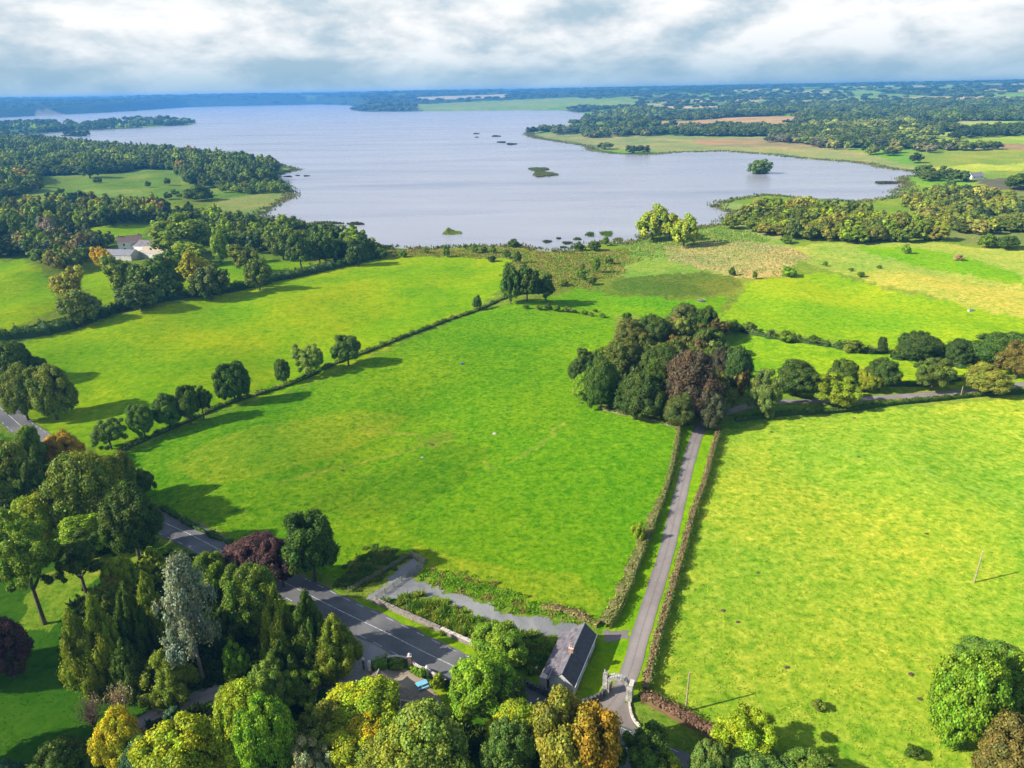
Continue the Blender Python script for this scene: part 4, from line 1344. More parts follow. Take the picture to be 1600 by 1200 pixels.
# hedgerow trees and copses of the far country
az = rng.uniform(-R(39), R(39), 60000)
inv = rng.uniform(1 / 13500.0, 1 / 900.0, 60000) ** 1.0
dd = 1 / inv
P = np.column_stack([np.sin(az) * dd, np.cos(az) * dd])
Z = terrain(P)
idx, bd = far_cells(P)
fold = [path_w(pp) for c, pp in PATCH[16:]]
clear = np.zeros(len(P), bool)
for f in fold:
    clear |= poly_inside(P, f)
wood = (idx % 10 == 5) | (waves(P[:, 0], P[:, 1], 1900, 41) > 1.25)
ok = (Z > LAKE_Z + 0.15) & ((bd < 11 + dd * 0.0022) | wood | (rng.random(len(P)) < 0.03) | (dd > 5500) & (rng.random(len(P)) < 0.22)) & ~clear
P, Z, dd = P[ok], Z[ok], dd[ok]
keep = rng.random(len(P)) < 0.62
P, Z, dd = P[keep], Z[keep], dd[keep]
FAR_T = [(0.04, 0.075, 0.022), (0.055, 0.095, 0.025), (0.08, 0.115, 0.03), (0.034, 0.065, 0.022)]
for (x, y), z, d in zip(P, Z, dd):
    g_ = 1 + d / 2600.0
    base = np.array([x, y, z])
    SOWN.append((F_PX * 6 * 0.4 / depth_of(base), base, rnd.uniform(5, 8) * g_ ** 1.1, rnd.uniform(4, 6.5) * (1 + d / 16000.0), rnd.choice(FAR_T), None, None))

SOWN.sort(key=lambda s: -s[0] if s[5] else 0)
lim = max(0, 296 - n_trees)
named = 0
stuff_pts = []
for s in SOWN:
    if s[5] and named < lim:
        named += 1
        conif = rnd.random() < 0.08
        plant(s[1], s[2] * (0.7 if conif else 1), s[3] * (1.2 if conif else 1), 0.8, 'spire' if conif else 'mid', s[4], s[5], 'tree', s[6])
    else:
        stuff_pts.append(s)


def instanced(name, pts, variants, mat):
    """one object: points carrying shared crowns, for masses nobody could count"""
    me = bpy.data.meshes.new(name)
    n = len(pts)
    me.vertices.add(n)
    me.vertices.foreach_set('co', np.array([p[1] + np.array([0, 0, 0.6 + p[3]]) for p in pts], np.float32).ravel())
    a = me.attributes.new('iscale', 'FLOAT_VECTOR', 'POINT')
    a.data.foreach_set('vector', np.array([(p[2], p[2], p[3] + 0.5) for p in pts], np.float32).ravel())
    a = me.attributes.new('itint', 'FLOAT_COLOR', 'POINT')
    tt = np.array([(*warm(p[4]), 1) for p in pts], np.float32)
    tt[:, :3] *= rng.uniform(0.7, 1.3, (n, 1)) * 1.5
    a.data.foreach_set('color', tt.ravel())
    a = me.attributes.new('ipick', 'INT', 'POINT')
    a.data.foreach_set('value', rng.integers(0, len(variants), n).astype(np.int32))
    a = me.attributes.new('irot', 'FLOAT_VECTOR', 'POINT')
    rr_ = np.zeros((n, 3), np.float32)
    rr_[:, 2] = rng.uniform(0, 6.28, n)
    a.data.foreach_set('vector', rr_.ravel())
    coll = bpy.data.collections.new(name + '_kinds')
    for k, vm in enumerate(variants):
        v2 = vm.copy()
        v2.materials.clear()
        v2.materials.append(mat)
        coll.objects.link(bpy.data.objects.new('%s_kind_%d' % (name, k), v2))
    ng = bpy.data.node_groups.new(name, 'GeometryNodeTree')
    ng.interface.new_socket('Geometry', in_out='INPUT', socket_type='NodeSocketGeometry')
    ng.interface.new_socket('Geometry', in_out='OUTPUT', socket_type='NodeSocketGeometry')
    gi, go = ng.nodes.new('NodeGroupInput'), ng.nodes.new('NodeGroupOutput')
    ci = ng.nodes.new('GeometryNodeCollectionInfo')
    ci.inputs['Collection'].default_value = coll
    ci.inputs['Separate Children'].default_value = True
    ci.inputs['Reset Children'].default_value = True
    ip = ng.nodes.new('GeometryNodeInstanceOnPoints')
    ip.inputs['Pick Instance'].default_value = True
    for an, dt, sock in (('iscale', 'FLOAT_VECTOR', 'Scale'), ('ipick', 'INT', 'Instance Index'), ('irot', 'FLOAT_VECTOR', 'Rotation')):
        na = ng.nodes.new('GeometryNodeInputNamedAttribute')
        na.data_type = dt
        na.inputs['Name'].default_value = an
        ng.links.new(na.outputs['Attribute'], ip.inputs[sock])
    ng.links.new(gi.outputs[0], ip.inputs['Points'])
    ng.links.new(ci.outputs[0], ip.inputs['Instance'])
    ng.links.new(ip.outputs[0], go.inputs[0])
    o = obj(name, me)
    mod = o.modifiers.new('instances', 'NODES')
    mod.node_group = ng
    return tag(o, kind='stuff')


tag(instanced('woodland', stuff_pts, CROWN['small'], M['leaf_far']), 'massed trees of the woods and hedgerows stretching away to the horizon', 'woodland')
print('TREES', n_trees, 'named sown', named, 'stuff', len(stuff_pts))
# ------------------------------------------------------------------ hedges
def hedge(pts, wd, ht, tints, label, top=None, lump=0.25, leaf=0.2, dens=9.0, base=0.0, name='hedge'):
    """leafy bank along a path; tints for its sides, top for the cut crown"""
    g = np.random.default_rng(abs(hash((pts[0], len(pts)))) % 99991 if False else int(pts[0][0] * 7 + pts[0][1]))
    P, u = resample(path_w(pts), 0.7)
    N, T = normals_of(P)
    n = len(P)
    big = 1 + lump * (0.7 * waves(u, u * 0, 7.0, 3, 5) + 0.5 * waves(u, u * 0, 2.4, 4, 5))
    big = np.clip(big, 0.45, 1.9)
    Z = terrain(P)
    m = max(60, int(u[-1] * (wd + 2 * ht) * dens))
    k = g.uniform(0, n - 1.001, m)
    i = k.astype(int)
    f = k - i
    lerp = lambda A: A[i] * (1 - f)[:, None] + A[i + 1] * f[:, None] if A.ndim == 2 else A[i] * (1 - f) + A[i + 1] * f
    c, nn, tt, bz, b = lerp(P), lerp(N), lerp(T), lerp(Z), lerp(big)
    a = g.uniform(-1.75, 1.75, m)
    sx = np.sign(np.sin(a)) * np.abs(np.sin(a)) ** 0.6
    cz = np.clip(np.cos(a) * 0.5 + 0.5, 0, 1) ** 0.55
    r = 1 + 0.10 * g.normal(size=m)
    lat, up = sx * wd / 2 * b * r, cz * ht * b * r
    pos = np.column_stack([c + nn * lat[:, None], bz + np.maximum(up, 0.05)])
    nrm = unit(np.column_stack([nn * np.sin(a)[:, None] + tt * 0.0, np.cos(a) + 0.25]) + g.normal(size=(m, 3)) * 0.5)
    V, q = cards(g, pos, nrm, leaf)
    tl = np.array(warm_all(tints)) * 1.25
    pick = np.clip(((waves(c[:, 0], c[:, 1], 6, 5) * 0.25 + 0.5) * len(tl) + g.uniform(-0.6, 0.6, m)).astype(int), 0, len(tl) - 1)
    col = tl[pick] * g.uniform(0.65, 1.35, m)[:, None]
    if top is not None:
        tp = np.array(top) * g.uniform(0.75, 1.25, m)[:, None]
        w_ = ((a > -0.35) & (a < 1.25) & (g.random(m) < 0.88))[:, None]
        col = np.where(w_, tp, col)
    col = np.repeat(col, 4, axis=0)
    ang = np.linspace(-1.6, 1.6, 7)
    sxx, czz = np.sin(ang) * 0.84, np.clip(np.cos(ang) * 0.5 + 0.5, 0, 1) ** 0.6 * 0.86
    czz[0] = czz[-1] = -0.05
    cv = np.stack([np.column_stack([P + N * (sxx[k_] * wd / 2 * big)[:, None], Z + czz[k_] * ht * big]) for k_ in range(7)], 1).reshape(-1, 3)
    j = np.arange(n - 1)
    cq = np.vstack([np.stack([j * 7 + k_, j * 7 + k_ + 1, (j + 1) * 7 + k_ + 1, (j + 1) * 7 + k_], 1) for k_ in range(6)]) + len(V)
    cc = np.tile(np.array(top if top is not None else tints[0]) * 0.9, (len(cv), 1))
    me = mk_mesh(name, np.vstack([V, cv]), np.vstack([q, cq]), None, np.vstack([col, cc]), False, (M['leaf'],))
    return tag(obj(name, me), label, 'hedge')


HG, HO, HB, HP = (0.045, 0.10, 0.018), (0.10, 0.13, 0.03), (0.22, 0.15, 0.075), (0.26, 0.24, 0.09)
hedge([(183, 708), (225, 689), (300, 656), (400, 618), (500, 580), (600, 540), (700, 501), (790, 466), (850, 457)], 1.8, 1.2, [HG, HO, HP, HG], 'long low rough hedge dividing the bright field from the main field', None, 0.4, 0.22, 9)
hedge([(-30, 536), (30, 527), (60, 524), (125, 508), (200, 483), (300, 464), (400, 447), (440, 437), (520, 420), (592, 403)], 5.0, 3.9, [(0.045, 0.095, 0.022), (0.06, 0.11, 0.03), (0.04, 0.085, 0.02)], 'tall dark parkland hedge along the far side of the bright field', None, 0.35, 0.42, 3.2)
hedge([(1061, 664), (1057, 700), (1047, 745), (1030, 800), (1006, 860), (985, 915), (966, 958), (949, 982)], 1.25, 1.7, [HG, HO, (0.13, 0.16, 0.035)], 'clipped hedge with tan top on the field side of the drive', (0.26, 0.25, 0.09), 0.3, 0.19, 12)
hedge([(1124, 672), (1112, 715), (1100, 760), (1085, 800), (1066, 870), (1046, 940), (1026, 1010), (1009, 1082)], 1.6, 1.6, [HG, (0.07, 0.14, 0.02), HG], 'flail-cut hedge with brown top beside the yellow-green field', (0.29, 0.21, 0.10), 0.24, 0.18, 13)
hedge([(999, 1094), (1012, 1094), (1040, 1110), (1080, 1131), (1130, 1160), (1190, 1200)], 2.1, 1.6, [HB, (0.18, 0.11, 0.06), HG], 'reddish brown cut hedge curving from the gateway along the road', (0.24, 0.14, 0.085), 0.16, 0.17, 14)
hedge([(1148, 658), (1190, 653), (1300, 645), (1400, 632), (1500, 622), (1600, 615), (1760, 602)], 1.6, 1.4, [HG, (0.05, 0.09, 0.02), HO], 'low dark hedge between the lane and the yellow-green field', None, 0.25, 0.2, 9)
hedge([(1330, 602), (1430, 603), (1512, 592), (1560, 588)], 1.8, 1.5, [HG, (0.04, 0.08, 0.02)], 'dark hedge under the lane trees', None, 0.3, 0.22, 8)
hedge([(1124, 508), (1160, 518), (1200, 527), (1260, 536), (1350, 551), (1384, 551)], 2.6, 1.9, [HG, HO, (0.09, 0.10, 0.045)], 'gappy grey-green hedge crossing between the two right-hand fields', None, 0.5, 0.3, 6)
hedge([(1392, 560), (1430, 563), (1475, 569), (1530, 577)], 3.5, 2.2, [HG, HO, (0.10, 0.085, 0.05)], 'scrubby hedge with bare bank under the dark hedge trees', None, 0.4, 0.3, 6)
hedge([(936, 638), (985, 650), (1030, 660), (1062, 668)], 1.8, 1.0, [HP, HO, HG], 'weedy scrub strip along the foot of the copse', None, 0.5, 0.22, 8)
hedge([(250, 793), (300, 822), (360, 850), (440, 884)], 1.2, 0.9, [HG, (0.07, 0.14, 0.02)], 'low roadside growth on the field edge near the copper beeches', None, 0.5, 0.2, 8)
hedge([(1062, 668), (1050, 740), (1022, 800), (995, 862), (968, 925), (940, 975)], 1.6, 0.55, [HP, HO, (0.18, 0.22, 0.05)], 'strip of rank weeds on the main field side of the drive hedge', None, 0.5, 0.2, 8)
hedge([(845, 950), (880, 955), (915, 968), (936, 978)], 1.8, 0.8, [HB, HP, HO], 'brown weedy bank above the gravel beside the gate lodge', None, 0.5, 0.2, 10)
hedge([(45, 512), (90, 500), (125, 490)], 0.8, 0.5, [HG], 'short scrub under the olive gold tree', None, 0.4, 0.25, 5)
hedge([(582, 1048), (592, 1042), (606, 1040)], 1.9, 1.7, [(0.10, 0.20, 0.02), (0.12, 0.22, 0.02)], 'rounded clipped hedge at the forecourt side of the lodge garden', None, 0.15, 0.14, 22)

# ------------------------------------------------------------------ bushes
BUSH = [
    ((608, 1028, 632, 1045), GR, 'dark green shrub between the clipped hedge and the brick pier'),
    ((641, 1040, 656, 1052), BG, 'small green shrub beside the brick pier'),
    ((650, 1042, 668, 1060), BG, 'bright shrub between the lodge pier and the urn pier'),
    ((672, 1053, 695, 1081), YG, 'rounded golden shrub beside the blue picnic table'),
    ((692, 1062, 704, 1076), DG, 'dark little shrub right of the golden shrub'),
    ((986, 815, 1008, 848), YG, 'yellow-green shrub growing out of the hedge along the drive'),
    ((253, 1104, 281, 1130), TE, 'blue-green shrub beside the garden path'),
    ((215, 1088, 235, 1108), BG, 'bright low shrub by the garden path edge'),
    ((278, 1158, 300, 1185), GR, 'green shrub among the trees at the bottom'),
    ((350, 1050, 378, 1072), GR, 'dark green shrub at the end of the garden path'),
    ((245, 856, 262, 868), BG, 'small shrub on the verge south of the road'),
    ((262, 862, 292, 876), YG, 'yellowish verge shrubs beside the road bend'),
    ((222, 1215, 250, 1240), BG, 'green shrub cropped at the bottom left'),
    # lake edge and rough ground
    ((792, 374, 812, 386), DG, 'dark bush on the shore tip beside the rough pasture'),
    ((896, 378, 912, 392), DG, 'dark bush on the shore left of the reed clumps'),
    ((916, 377, 940, 392), DG, 'larger dark bush on the shore behind the reed clumps'),
    ((924, 402, 938, 426), GR, 'tall dark bush in the rough pasture near the shore'),
    ((944, 400, 958, 413), GR, 'round bush in the rough pasture right of the tall one'),
    ((900, 420, 920, 438), GR, 'spreading bush above the boundary line end'),
    ((918, 432, 932, 446), GR, 'bush low on the slope below the spreading one'),
    ((872, 436, 888, 447), OL, 'olive bush beside the ivy-clad tree group'),
    ((905, 411, 914, 423), OL, 'small olive bush in the middle of the rough pasture'),
    ((760, 399, 776, 409), DG, 'dark round bush at the top of the bright field'),
    ((690, 384, 704, 402), GR, 'upright bush on the shore above the bright field'),
    ((736, 382, 748, 396), GR, 'green bush on the shore strip'),
    ((750, 384, 762, 394), OL, 'reddish bush on the shore strip'),
    ((766, 385, 776, 396), GR, 'bush right of the reddish one on the shore strip'),
    ((786, 390, 800, 404), DG, 'dark bush at the right end of the bright field'),
    ((804, 392, 815, 412), DG, 'narrow dark bush right of the bright field corner'),
    ((622, 391, 636, 402), GR, 'low bush left above the bright field'),
    ((585, 387, 608, 405), DG, 'dark bush where the parkland hedge meets the shore'),
    ((660, 386, 672, 396), OL, 'olive bush on the shore between two green ones'),
    ((470, 350, 496, 364), GR, 'green bush on the reedy spit'),
    ((432, 341, 446, 358), DG, 'dark bush at the lake corner left of the round one'),
    ((444, 338, 468, 357), DG, 'dark round bush at the lake corner'),
    ((1138, 418, 1150, 431), DG, 'round bush at the end of the tan reeds'),
    ((1175, 424, 1184, 436), GR, 'small bush at the corner of the right field'),
    ((940, 370, 952, 384), GR, 'bush standing at the water behind the shore'),
    ((972, 488, 988, 503), DG, 'upright dark bush at the top of the copse'),
    ((999, 495, 1010, 505), GR, 'small bush behind the copse top'),
    ((1220, 419, 1246, 430), BG, 'bright bush at the edge of the tan reeds'),
    ((1284, 408, 1294, 416), BG, 'small bush alone on the yellow field'),
    ((1325, 418, 1334, 424), GR, 'tiny bush on the yellow field'),
    ((1338, 426, 1352, 431), GR, 'flat bush on the yellow field'),
    ((1369, 414, 1378, 420), GR, 'tiny bush right on the yellow field'),
    ((1408, 382, 1424, 396), BG, 'lone green bush on the yellow field below the shore wood'),
    ((1490, 398, 1506, 406), (0.22, 0.19, 0.09), 'pale brown bush on the yellow field'),
    ((1528, 368, 1562, 386), GR, 'wide dark bush at the wood edge on the right'),
    ((1556, 370, 1592, 388), DG, 'wide dark bush right beside its twin at the wood edge'),
    ((1572, 273, 1612, 296), DG, 'dark thicket by the ploughed ground at the right edge'),
    ((1219, 368, 1240, 380), GR, 'bush in front of the shore wood left end'),
    ((1128, 336, 1160, 358), OL, 'olive bush in the reeds between willows and shore wood'),
    ((1162, 338, 1200, 362), OL, 'spreading olive bush at the left end of the shore wood'),
    ((1395, 540, 1418, 558), GR, 'hedge bush left of the broad dark tree'),
    ((1445, 545, 1470, 562), BG, 'bright bush under the broad dark hedge tree'),
    ((1216, 518, 1246, 534), GR, 'rounded bush left in the gappy hedge'),
    ((1262, 524, 1284, 538), DG, 'dark bush in the middle of the gappy hedge'),
    ((1316, 530, 1350, 550), OL, 'olive bush at the right part of the gappy hedge'),
    ((1134, 500, 1160, 520), GR, 'bush at the left end of the gappy hedge'),
    ((1160, 502, 1182, 520), OL, 'yellowish bush beside the leftmost in the gappy hedge'),
    ((255, 300, 268, 312), DG, 'dark bush on the hidden meadow right'),
    ((226, 283, 236, 293), DG, 'small dark bush out on the hidden meadow'),
    ((256, 278, 266, 289), DG, 'round dark bush right out on the hidden meadow'),
    ((144, 277, 160, 286), DG, 'bush beside the tree on the meadow edge'),
    ((88, 294, 100, 304), DG, 'bush on the left of the hidden meadow'),
    ((290, 296, 330, 308), DG, 'wide bush at the reed bed corner'),
    ((1268, 1092, 1290, 1112), OL, 'olive weed clump on the lower right field'),
    ((1415, 1165, 1445, 1185), DG, 'dark rank clump at the bottom of the right field'),
]
for k, (x, y) in enumerate([(822, 480), (842, 481), (856, 480), (870, 483), (886, 484), (898, 487), (913, 489), (924, 492), (930, 486), (942, 494)]):
    r_ = rnd.uniform(4, 7.5)
    BUSH.append(((x - r_, y - r_ * 0.8, x + r_, y + r_ * 0.5), [GR, OL, DG][k % 3], ['first', 'second', 'third', 'fourth', 'fifth', 'sixth', 'seventh', 'eighth', 'ninth', 'tenth'][k] + ' bush from the ivy-clad trees in the row crossing the main field'))
for box, tint, label in BUSH:
    tree_px(box, 'bush', tint, label, 0.02, 'bush', None, False, 'bush')

# ------------------------------------------------------------------ reeds, weeds and tufts
def blades(g, P, Z, ht, wid, col, lean=0.35):
    """two crossed blades per point"""
    n = len(P)
    V, C = [], []
    for k in range(2):
        a = g.uniform(0, 3.14159, n)
        d = np.column_stack([np.cos(a), np.sin(a)]) * (wid * g.uniform(0.6, 1.3, n))[:, None]
        h_ = ht * g.uniform(0.6, 1.3, n)
        l_ = g.normal(size=(n, 2)) * (lean * h_)[:, None]
        V.append(np.stack([np.column_stack([P - d, Z]), np.column_stack([P + d, Z]), np.column_stack([P + l_, Z + h_])], 1))
        C.append(np.repeat(col * g.uniform(0.8, 1.2, (n, 1)), 3, axis=0))
    V = np.concatenate(V).reshape(-1, 3)
    return V, np.arange(len(V)).reshape(-1, 3), np.vstack(C)


g = np.random.default_rng(5)
# tussocks over the grazed fields
N0 = 90000
px, py = g.uniform(-60, 1660, N0), 470 + 780 * g.uniform(0, 1, N0) ** 0.8
Pt = []
for a_, b_ in zip(px, py):
    p_ = plane_pt(a_, b_, 0.0)
    Pt.append(p_[:2])
Pt = np.array(Pt)
gc = ground_colour(Pt)
clump = waves(Pt[:, 0], Pt[:, 1], 6, 51)
dr_ = np.minimum(poly_dist(Pt, road_p, False) - 4.0, poly_dist(Pt, drive_p, False) - 2.4)
keepers = (g.random(N0) < gc[:, 3] * (0.35 + 0.35 * np.clip(clump, -1, 1))) & (dr_ > 0)
NO_GRASS = [path_w(p_) for p_ in ([(944, 1092), (982, 1098), (990, 1120), (1003, 1148), (975, 1148), (918, 1121), (930, 1108)], [(570, 938), (612, 900), (645, 872), (664, 882), (645, 903), (690, 922), (740, 934), (790, 958), (850, 966), (900, 975), (925, 982), (905, 1005), (870, 996), (820, 990), (770, 975), (730, 955), (690, 936), (640, 926), (604, 940), (588, 944)],
            [(556, 984), (600, 1007), (640, 1026), (700, 1112), (655, 1125), (575, 1062), (500, 1082), (480, 1070), (520, 1052), (540, 1030)], [(845, 1075), (860, 1030), (905, 975), (935, 985), (900, 1095)])]
for p_ in NO_GRASS:
    keepers &= ~poly_inside(Pt, p_)
Pt, gc = Pt[keepers], gc[keepers]
Zt = terrain(Pt)
mult = np.where(g.random(len(Pt))[:, None] < 0.5, g.uniform(0.85, 1.15, (len(Pt), 1)), g.uniform(1.2, 1.7, (len(Pt), 1)))
V, T_, C_ = blades(g, Pt, Zt - 0.02, 0.10 + 0.08 * gc[:, 3], 0.15, gc[:, :3] * mult, 0.5)
tag(obj('grass_tussocks', mk_mesh('grass_tussocks', V, None, T_, C_, False, (M['leaf'],))), 'rough grass tussocks scattered over the grazed fields', 'grass', kind='stuff')


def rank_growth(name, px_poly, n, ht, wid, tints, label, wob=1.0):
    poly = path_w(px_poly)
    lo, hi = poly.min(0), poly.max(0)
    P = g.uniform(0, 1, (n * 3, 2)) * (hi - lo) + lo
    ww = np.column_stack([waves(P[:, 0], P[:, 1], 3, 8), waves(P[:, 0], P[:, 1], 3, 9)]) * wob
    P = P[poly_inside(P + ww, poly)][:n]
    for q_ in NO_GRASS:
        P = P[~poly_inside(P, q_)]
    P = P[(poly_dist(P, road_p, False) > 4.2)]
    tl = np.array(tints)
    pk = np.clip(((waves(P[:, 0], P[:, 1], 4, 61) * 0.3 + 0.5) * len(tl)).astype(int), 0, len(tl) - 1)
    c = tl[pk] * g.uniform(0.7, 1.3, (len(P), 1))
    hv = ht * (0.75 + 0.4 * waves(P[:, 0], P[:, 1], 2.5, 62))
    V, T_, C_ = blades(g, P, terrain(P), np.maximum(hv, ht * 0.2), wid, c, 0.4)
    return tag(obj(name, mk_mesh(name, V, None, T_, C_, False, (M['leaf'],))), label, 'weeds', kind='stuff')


rank_growth('undergrowth', [(600, 940), (640, 930), (690, 940), (730, 958), (790, 985), (850, 995), (870, 1010), (845, 1055), (810, 1045), (735, 1005)], 9000, 0.9, 0.22, [(0.11, 0.22, 0.015), (0.17, 0.30, 0.02), (0.24, 0.30, 0.03), (0.16, 0.28, 0.02)], 'rank weeds behind the roadside wall')
rank_growth('undergrowth', [(668, 885), (760, 905), (850, 945), (930, 970), (900, 975), (800, 958), (700, 925), (650, 903)], 5000, 0.4, 0.18, [(0.18, 0.36, 0.015), (0.22, 0.40, 0.02), (0.32, 0.32, 0.07)], 'lush weeds above the gravel track')
rank_growth('undergrowth', [(520, 915), (560, 868), (590, 850), (645, 870), (600, 900), (560, 925)], 6000, 0.45, 0.2, [(0.10, 0.20, 0.02), (0.14, 0.22, 0.03), (0.20, 0.24, 0.05)], 'tall unmown grass beside the fenced entrance')
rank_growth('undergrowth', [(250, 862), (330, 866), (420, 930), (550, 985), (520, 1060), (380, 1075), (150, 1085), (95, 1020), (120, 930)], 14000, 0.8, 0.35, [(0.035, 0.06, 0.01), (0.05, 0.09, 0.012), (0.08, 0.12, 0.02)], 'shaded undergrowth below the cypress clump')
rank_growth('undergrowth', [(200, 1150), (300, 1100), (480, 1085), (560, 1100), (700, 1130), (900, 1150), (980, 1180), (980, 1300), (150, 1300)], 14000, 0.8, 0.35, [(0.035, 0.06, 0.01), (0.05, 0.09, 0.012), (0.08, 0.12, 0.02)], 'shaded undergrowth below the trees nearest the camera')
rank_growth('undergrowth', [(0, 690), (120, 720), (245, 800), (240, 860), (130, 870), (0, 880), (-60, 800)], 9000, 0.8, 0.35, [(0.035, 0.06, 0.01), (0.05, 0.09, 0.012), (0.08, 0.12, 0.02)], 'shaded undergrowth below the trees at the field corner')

# reed fringe along the near shore
sh = []
near_idx = [i for i in range(len(LAKE)) if np.hypot(*LAKE[i]) < 1900]
for i in near_idx:
    a, b = LAKE[i], LAKE[(i + 1) % len(LAKE)]
    L_ = np.hypot(*(b - a))
    nb = int(min(L_ * 4, 1400))
    if L_ > 900:
        continue
    t__ = g.uniform(0, 1, nb)
    sh.append(a + (b - a) * t__[:, None] + g.normal(size=(nb, 2)) * (2.2 + 0.0022 * np.hypot(*a)))
sh = np.vstack(sh)
sh = sh[waves(sh[:, 0], sh[:, 1], 22, 71) > -0.7]
zs = np.maximum(terrain(sh), LAKE_Z)
cs = np.array([(0.10, 0.15, 0.025), (0.16, 0.19, 0.04), (0.20, 0.19, 0.06)])[np.clip(((waves(sh[:, 0], sh[:, 1], 40, 72) * 0.3 + 0.5) * 3).astype(int), 0, 2)]
V, T_, C_ = blades(g, sh, zs, np.full(len(sh), 1.5), 0.5 + 0.0004 * np.hypot(sh[:, 0], sh[:, 1]), cs * g.uniform(0.75, 1.2, (len(sh), 1)), 0.2)
tag(obj('reeds', mk_mesh('reeds', V, None, T_, C_, False, (M['leaf'],))), 'fringe of reeds along the lake shore', 'reeds', kind='stuff')
for pp, n_, ht_, tl_, lb_ in (
        ([(1040, 385), (1100, 375), (1180, 378), (1240, 388), (1266, 402), (1235, 428), (1165, 434), (1080, 415), (1040, 405)], 2600, 0.55, [(0.50, 0.44, 0.18), (0.40, 0.40, 0.13), (0.55, 0.43, 0.20)], 'tan reed bed between the shore and the right fields'),
        ([(985, 390), (1000, 374), (1090, 362), (1150, 352), (1200, 374), (1180, 378), (1100, 378), (1040, 388), (1020, 410)], 4000, 0.7, [(0.22, 0.34, 0.05), (0.32, 0.38, 0.08)], 'green sedge bed below the willows'),
        ([(560, 398), (600, 390), (800, 389), (900, 396), (980, 390), (1000, 400), (965, 433), (900, 450), (830, 455), (800, 440), (795, 405)], 9000, 0.6, [(0.20, 0.27, 0.03), (0.30, 0.32, 0.05), (0.34, 0.28, 0.08), (0.19, 0.30, 0.03)], 'rough sedge pasture between the fields and the lake')):
    poly = path_w(pp)
    lo, hi = poly.min(0), poly.max(0)
    P = g.uniform(0, 1, (n_ * 2, 2)) * (hi - lo) + lo
    P = P[poly_inside(P + np.column_stack([waves(P[:, 0], P[:, 1], 18, 1), waves(P[:, 0], P[:, 1], 18, 2)]) * 4, poly)][:n_]
    P = P[~poly_inside(P, LAKE)]
    tl = np.array(tl_)
    pk = np.clip(((waves(P[:, 0], P[:, 1], 20, 63) * 0.3 + 0.5) * len(tl)).astype(int), 0, len(tl) - 1)
    V, T_, C_ = blades(g, P, terrain(P), np.full(len(P), ht_), 0.55, tl[pk] * g.uniform(0.75, 1.2, (len(P), 1)), 0.25)
    tag(obj('reeds', mk_mesh('reeds', V, None, T_, C_, False, (M['leaf'],))), lb_, 'reeds', kind='stuff')

# islets: a low hummock with its reeds
ISLETS = [
    (850, 273, 21, 4.0, 2.4, (0.14, 0.16, 0.03), 'larger lobe of the flat reed islet in mid lake'),
    (842, 265.5, 17, 2.8, 2.4, (0.11, 0.15, 0.03), 'smaller far lobe of the flat reed islet in mid lake'),
    (706, 364, 17, 3.6, 1.6, (0.20, 0.26, 0.03), 'bright green islet with a bush near the shore'),
    (512, 349, 26, 2.0, 1.4, (0.06, 0.08, 0.02), 'dark reed strip off the left spit'),
    (556, 350, 15, 2.2, 1.5, (0.045, 0.065, 0.02), 'short dark reed strip right of the long one'),
    (744, 209, 5, 0.7, 1.6, (0.03, 0.05, 0.03), 'leftmost dark reed speck far out on the lake'),
    (745, 214.5, 3.5, 0.6, 1.4, (0.03, 0.05, 0.03), 'small dark speck below the leftmost far reed speck'),
    (775, 213, 8, 1.0, 1.8, (0.03, 0.05, 0.03), 'dark reed raft in the middle of the far specks'),
    (784, 222.5, 8, 1.1, 1.8, (0.03, 0.05, 0.03), 'dark reed raft lowest left of the far specks'),
    (799, 225.5, 9, 1.4, 1.8, (0.03, 0.05, 0.03), 'dark reed raft nearest the right of the far specks'),
    (450, 276, 8, 1.3, 0.8, (0.06, 0.06, 0.04), 'rocky shoal just off the wooded peninsula tip'),
    (465, 274.3, 4, 0.9, 0.8, (0.06, 0.06, 0.04), 'small rocky shoal in the middle off the peninsula tip'),
    (479, 275, 6, 1.1, 0.8, (0.06, 0.06, 0.04), 'rocky shoal farthest off the peninsula tip'),
    (1390, 286, 30, 2.0, 1.6, (0.07, 0.075, 0.045), 'long grey reed bar in the right arm of the lake'),
    (922, 367, 8, 3.6, 1.5, (0.07, 0.12, 0.02), 'dark green reed clump left of the willow shore'),
    (948, 366, 11, 4.5, 1.5, (0.11, 0.19, 0.02), 'bright reed clump left of the willow shore'),
    (966, 375, 9, 3.0, 1.3, (0.14, 0.16, 0.04), 'olive reed clump nearest the shore'),
    (855, 378, 8, 2.2, 1.2, (0.06, 0.085, 0.03), 'leftmost sparse reed clump off the rough pasture'),
    (886, 380, 9, 2.4, 1.2, (0.06, 0.085, 0.03), 'middle sparse reed clump off the rough pasture'),
    (902, 374, 7, 2.0, 1.2, (0.07, 0.10, 0.03), 'sparse reed clump right off the rough pasture'),
    (873, 373, 4, 1.2, 1.1, (0.06, 0.085, 0.03), 'tiny reed clump among the sparse ones'),
    (880, 387, 6, 1.3, 1.1, (0.06, 0.085, 0.03), 'small reed clump hard by the shore bank'),
    (1115, 323, 6, 1.5, 1.5, (0.09, 0.13, 0.03), 'small reed clump off the green spit on the right'),
    (1137, 316, 10, 1.8, 1.6, (0.08, 0.11, 0.03), 'reed bar above the green spit on the right'),
    (1188, 271, 14, 1.6, 0.7, (0.09, 0.13, 0.03), 'low bank under the round islet tree'),
    (118, 212, 22, 1.6, 2.0, (0.05, 0.08, 0.03), 'low wooded islet in the left bay'),
]
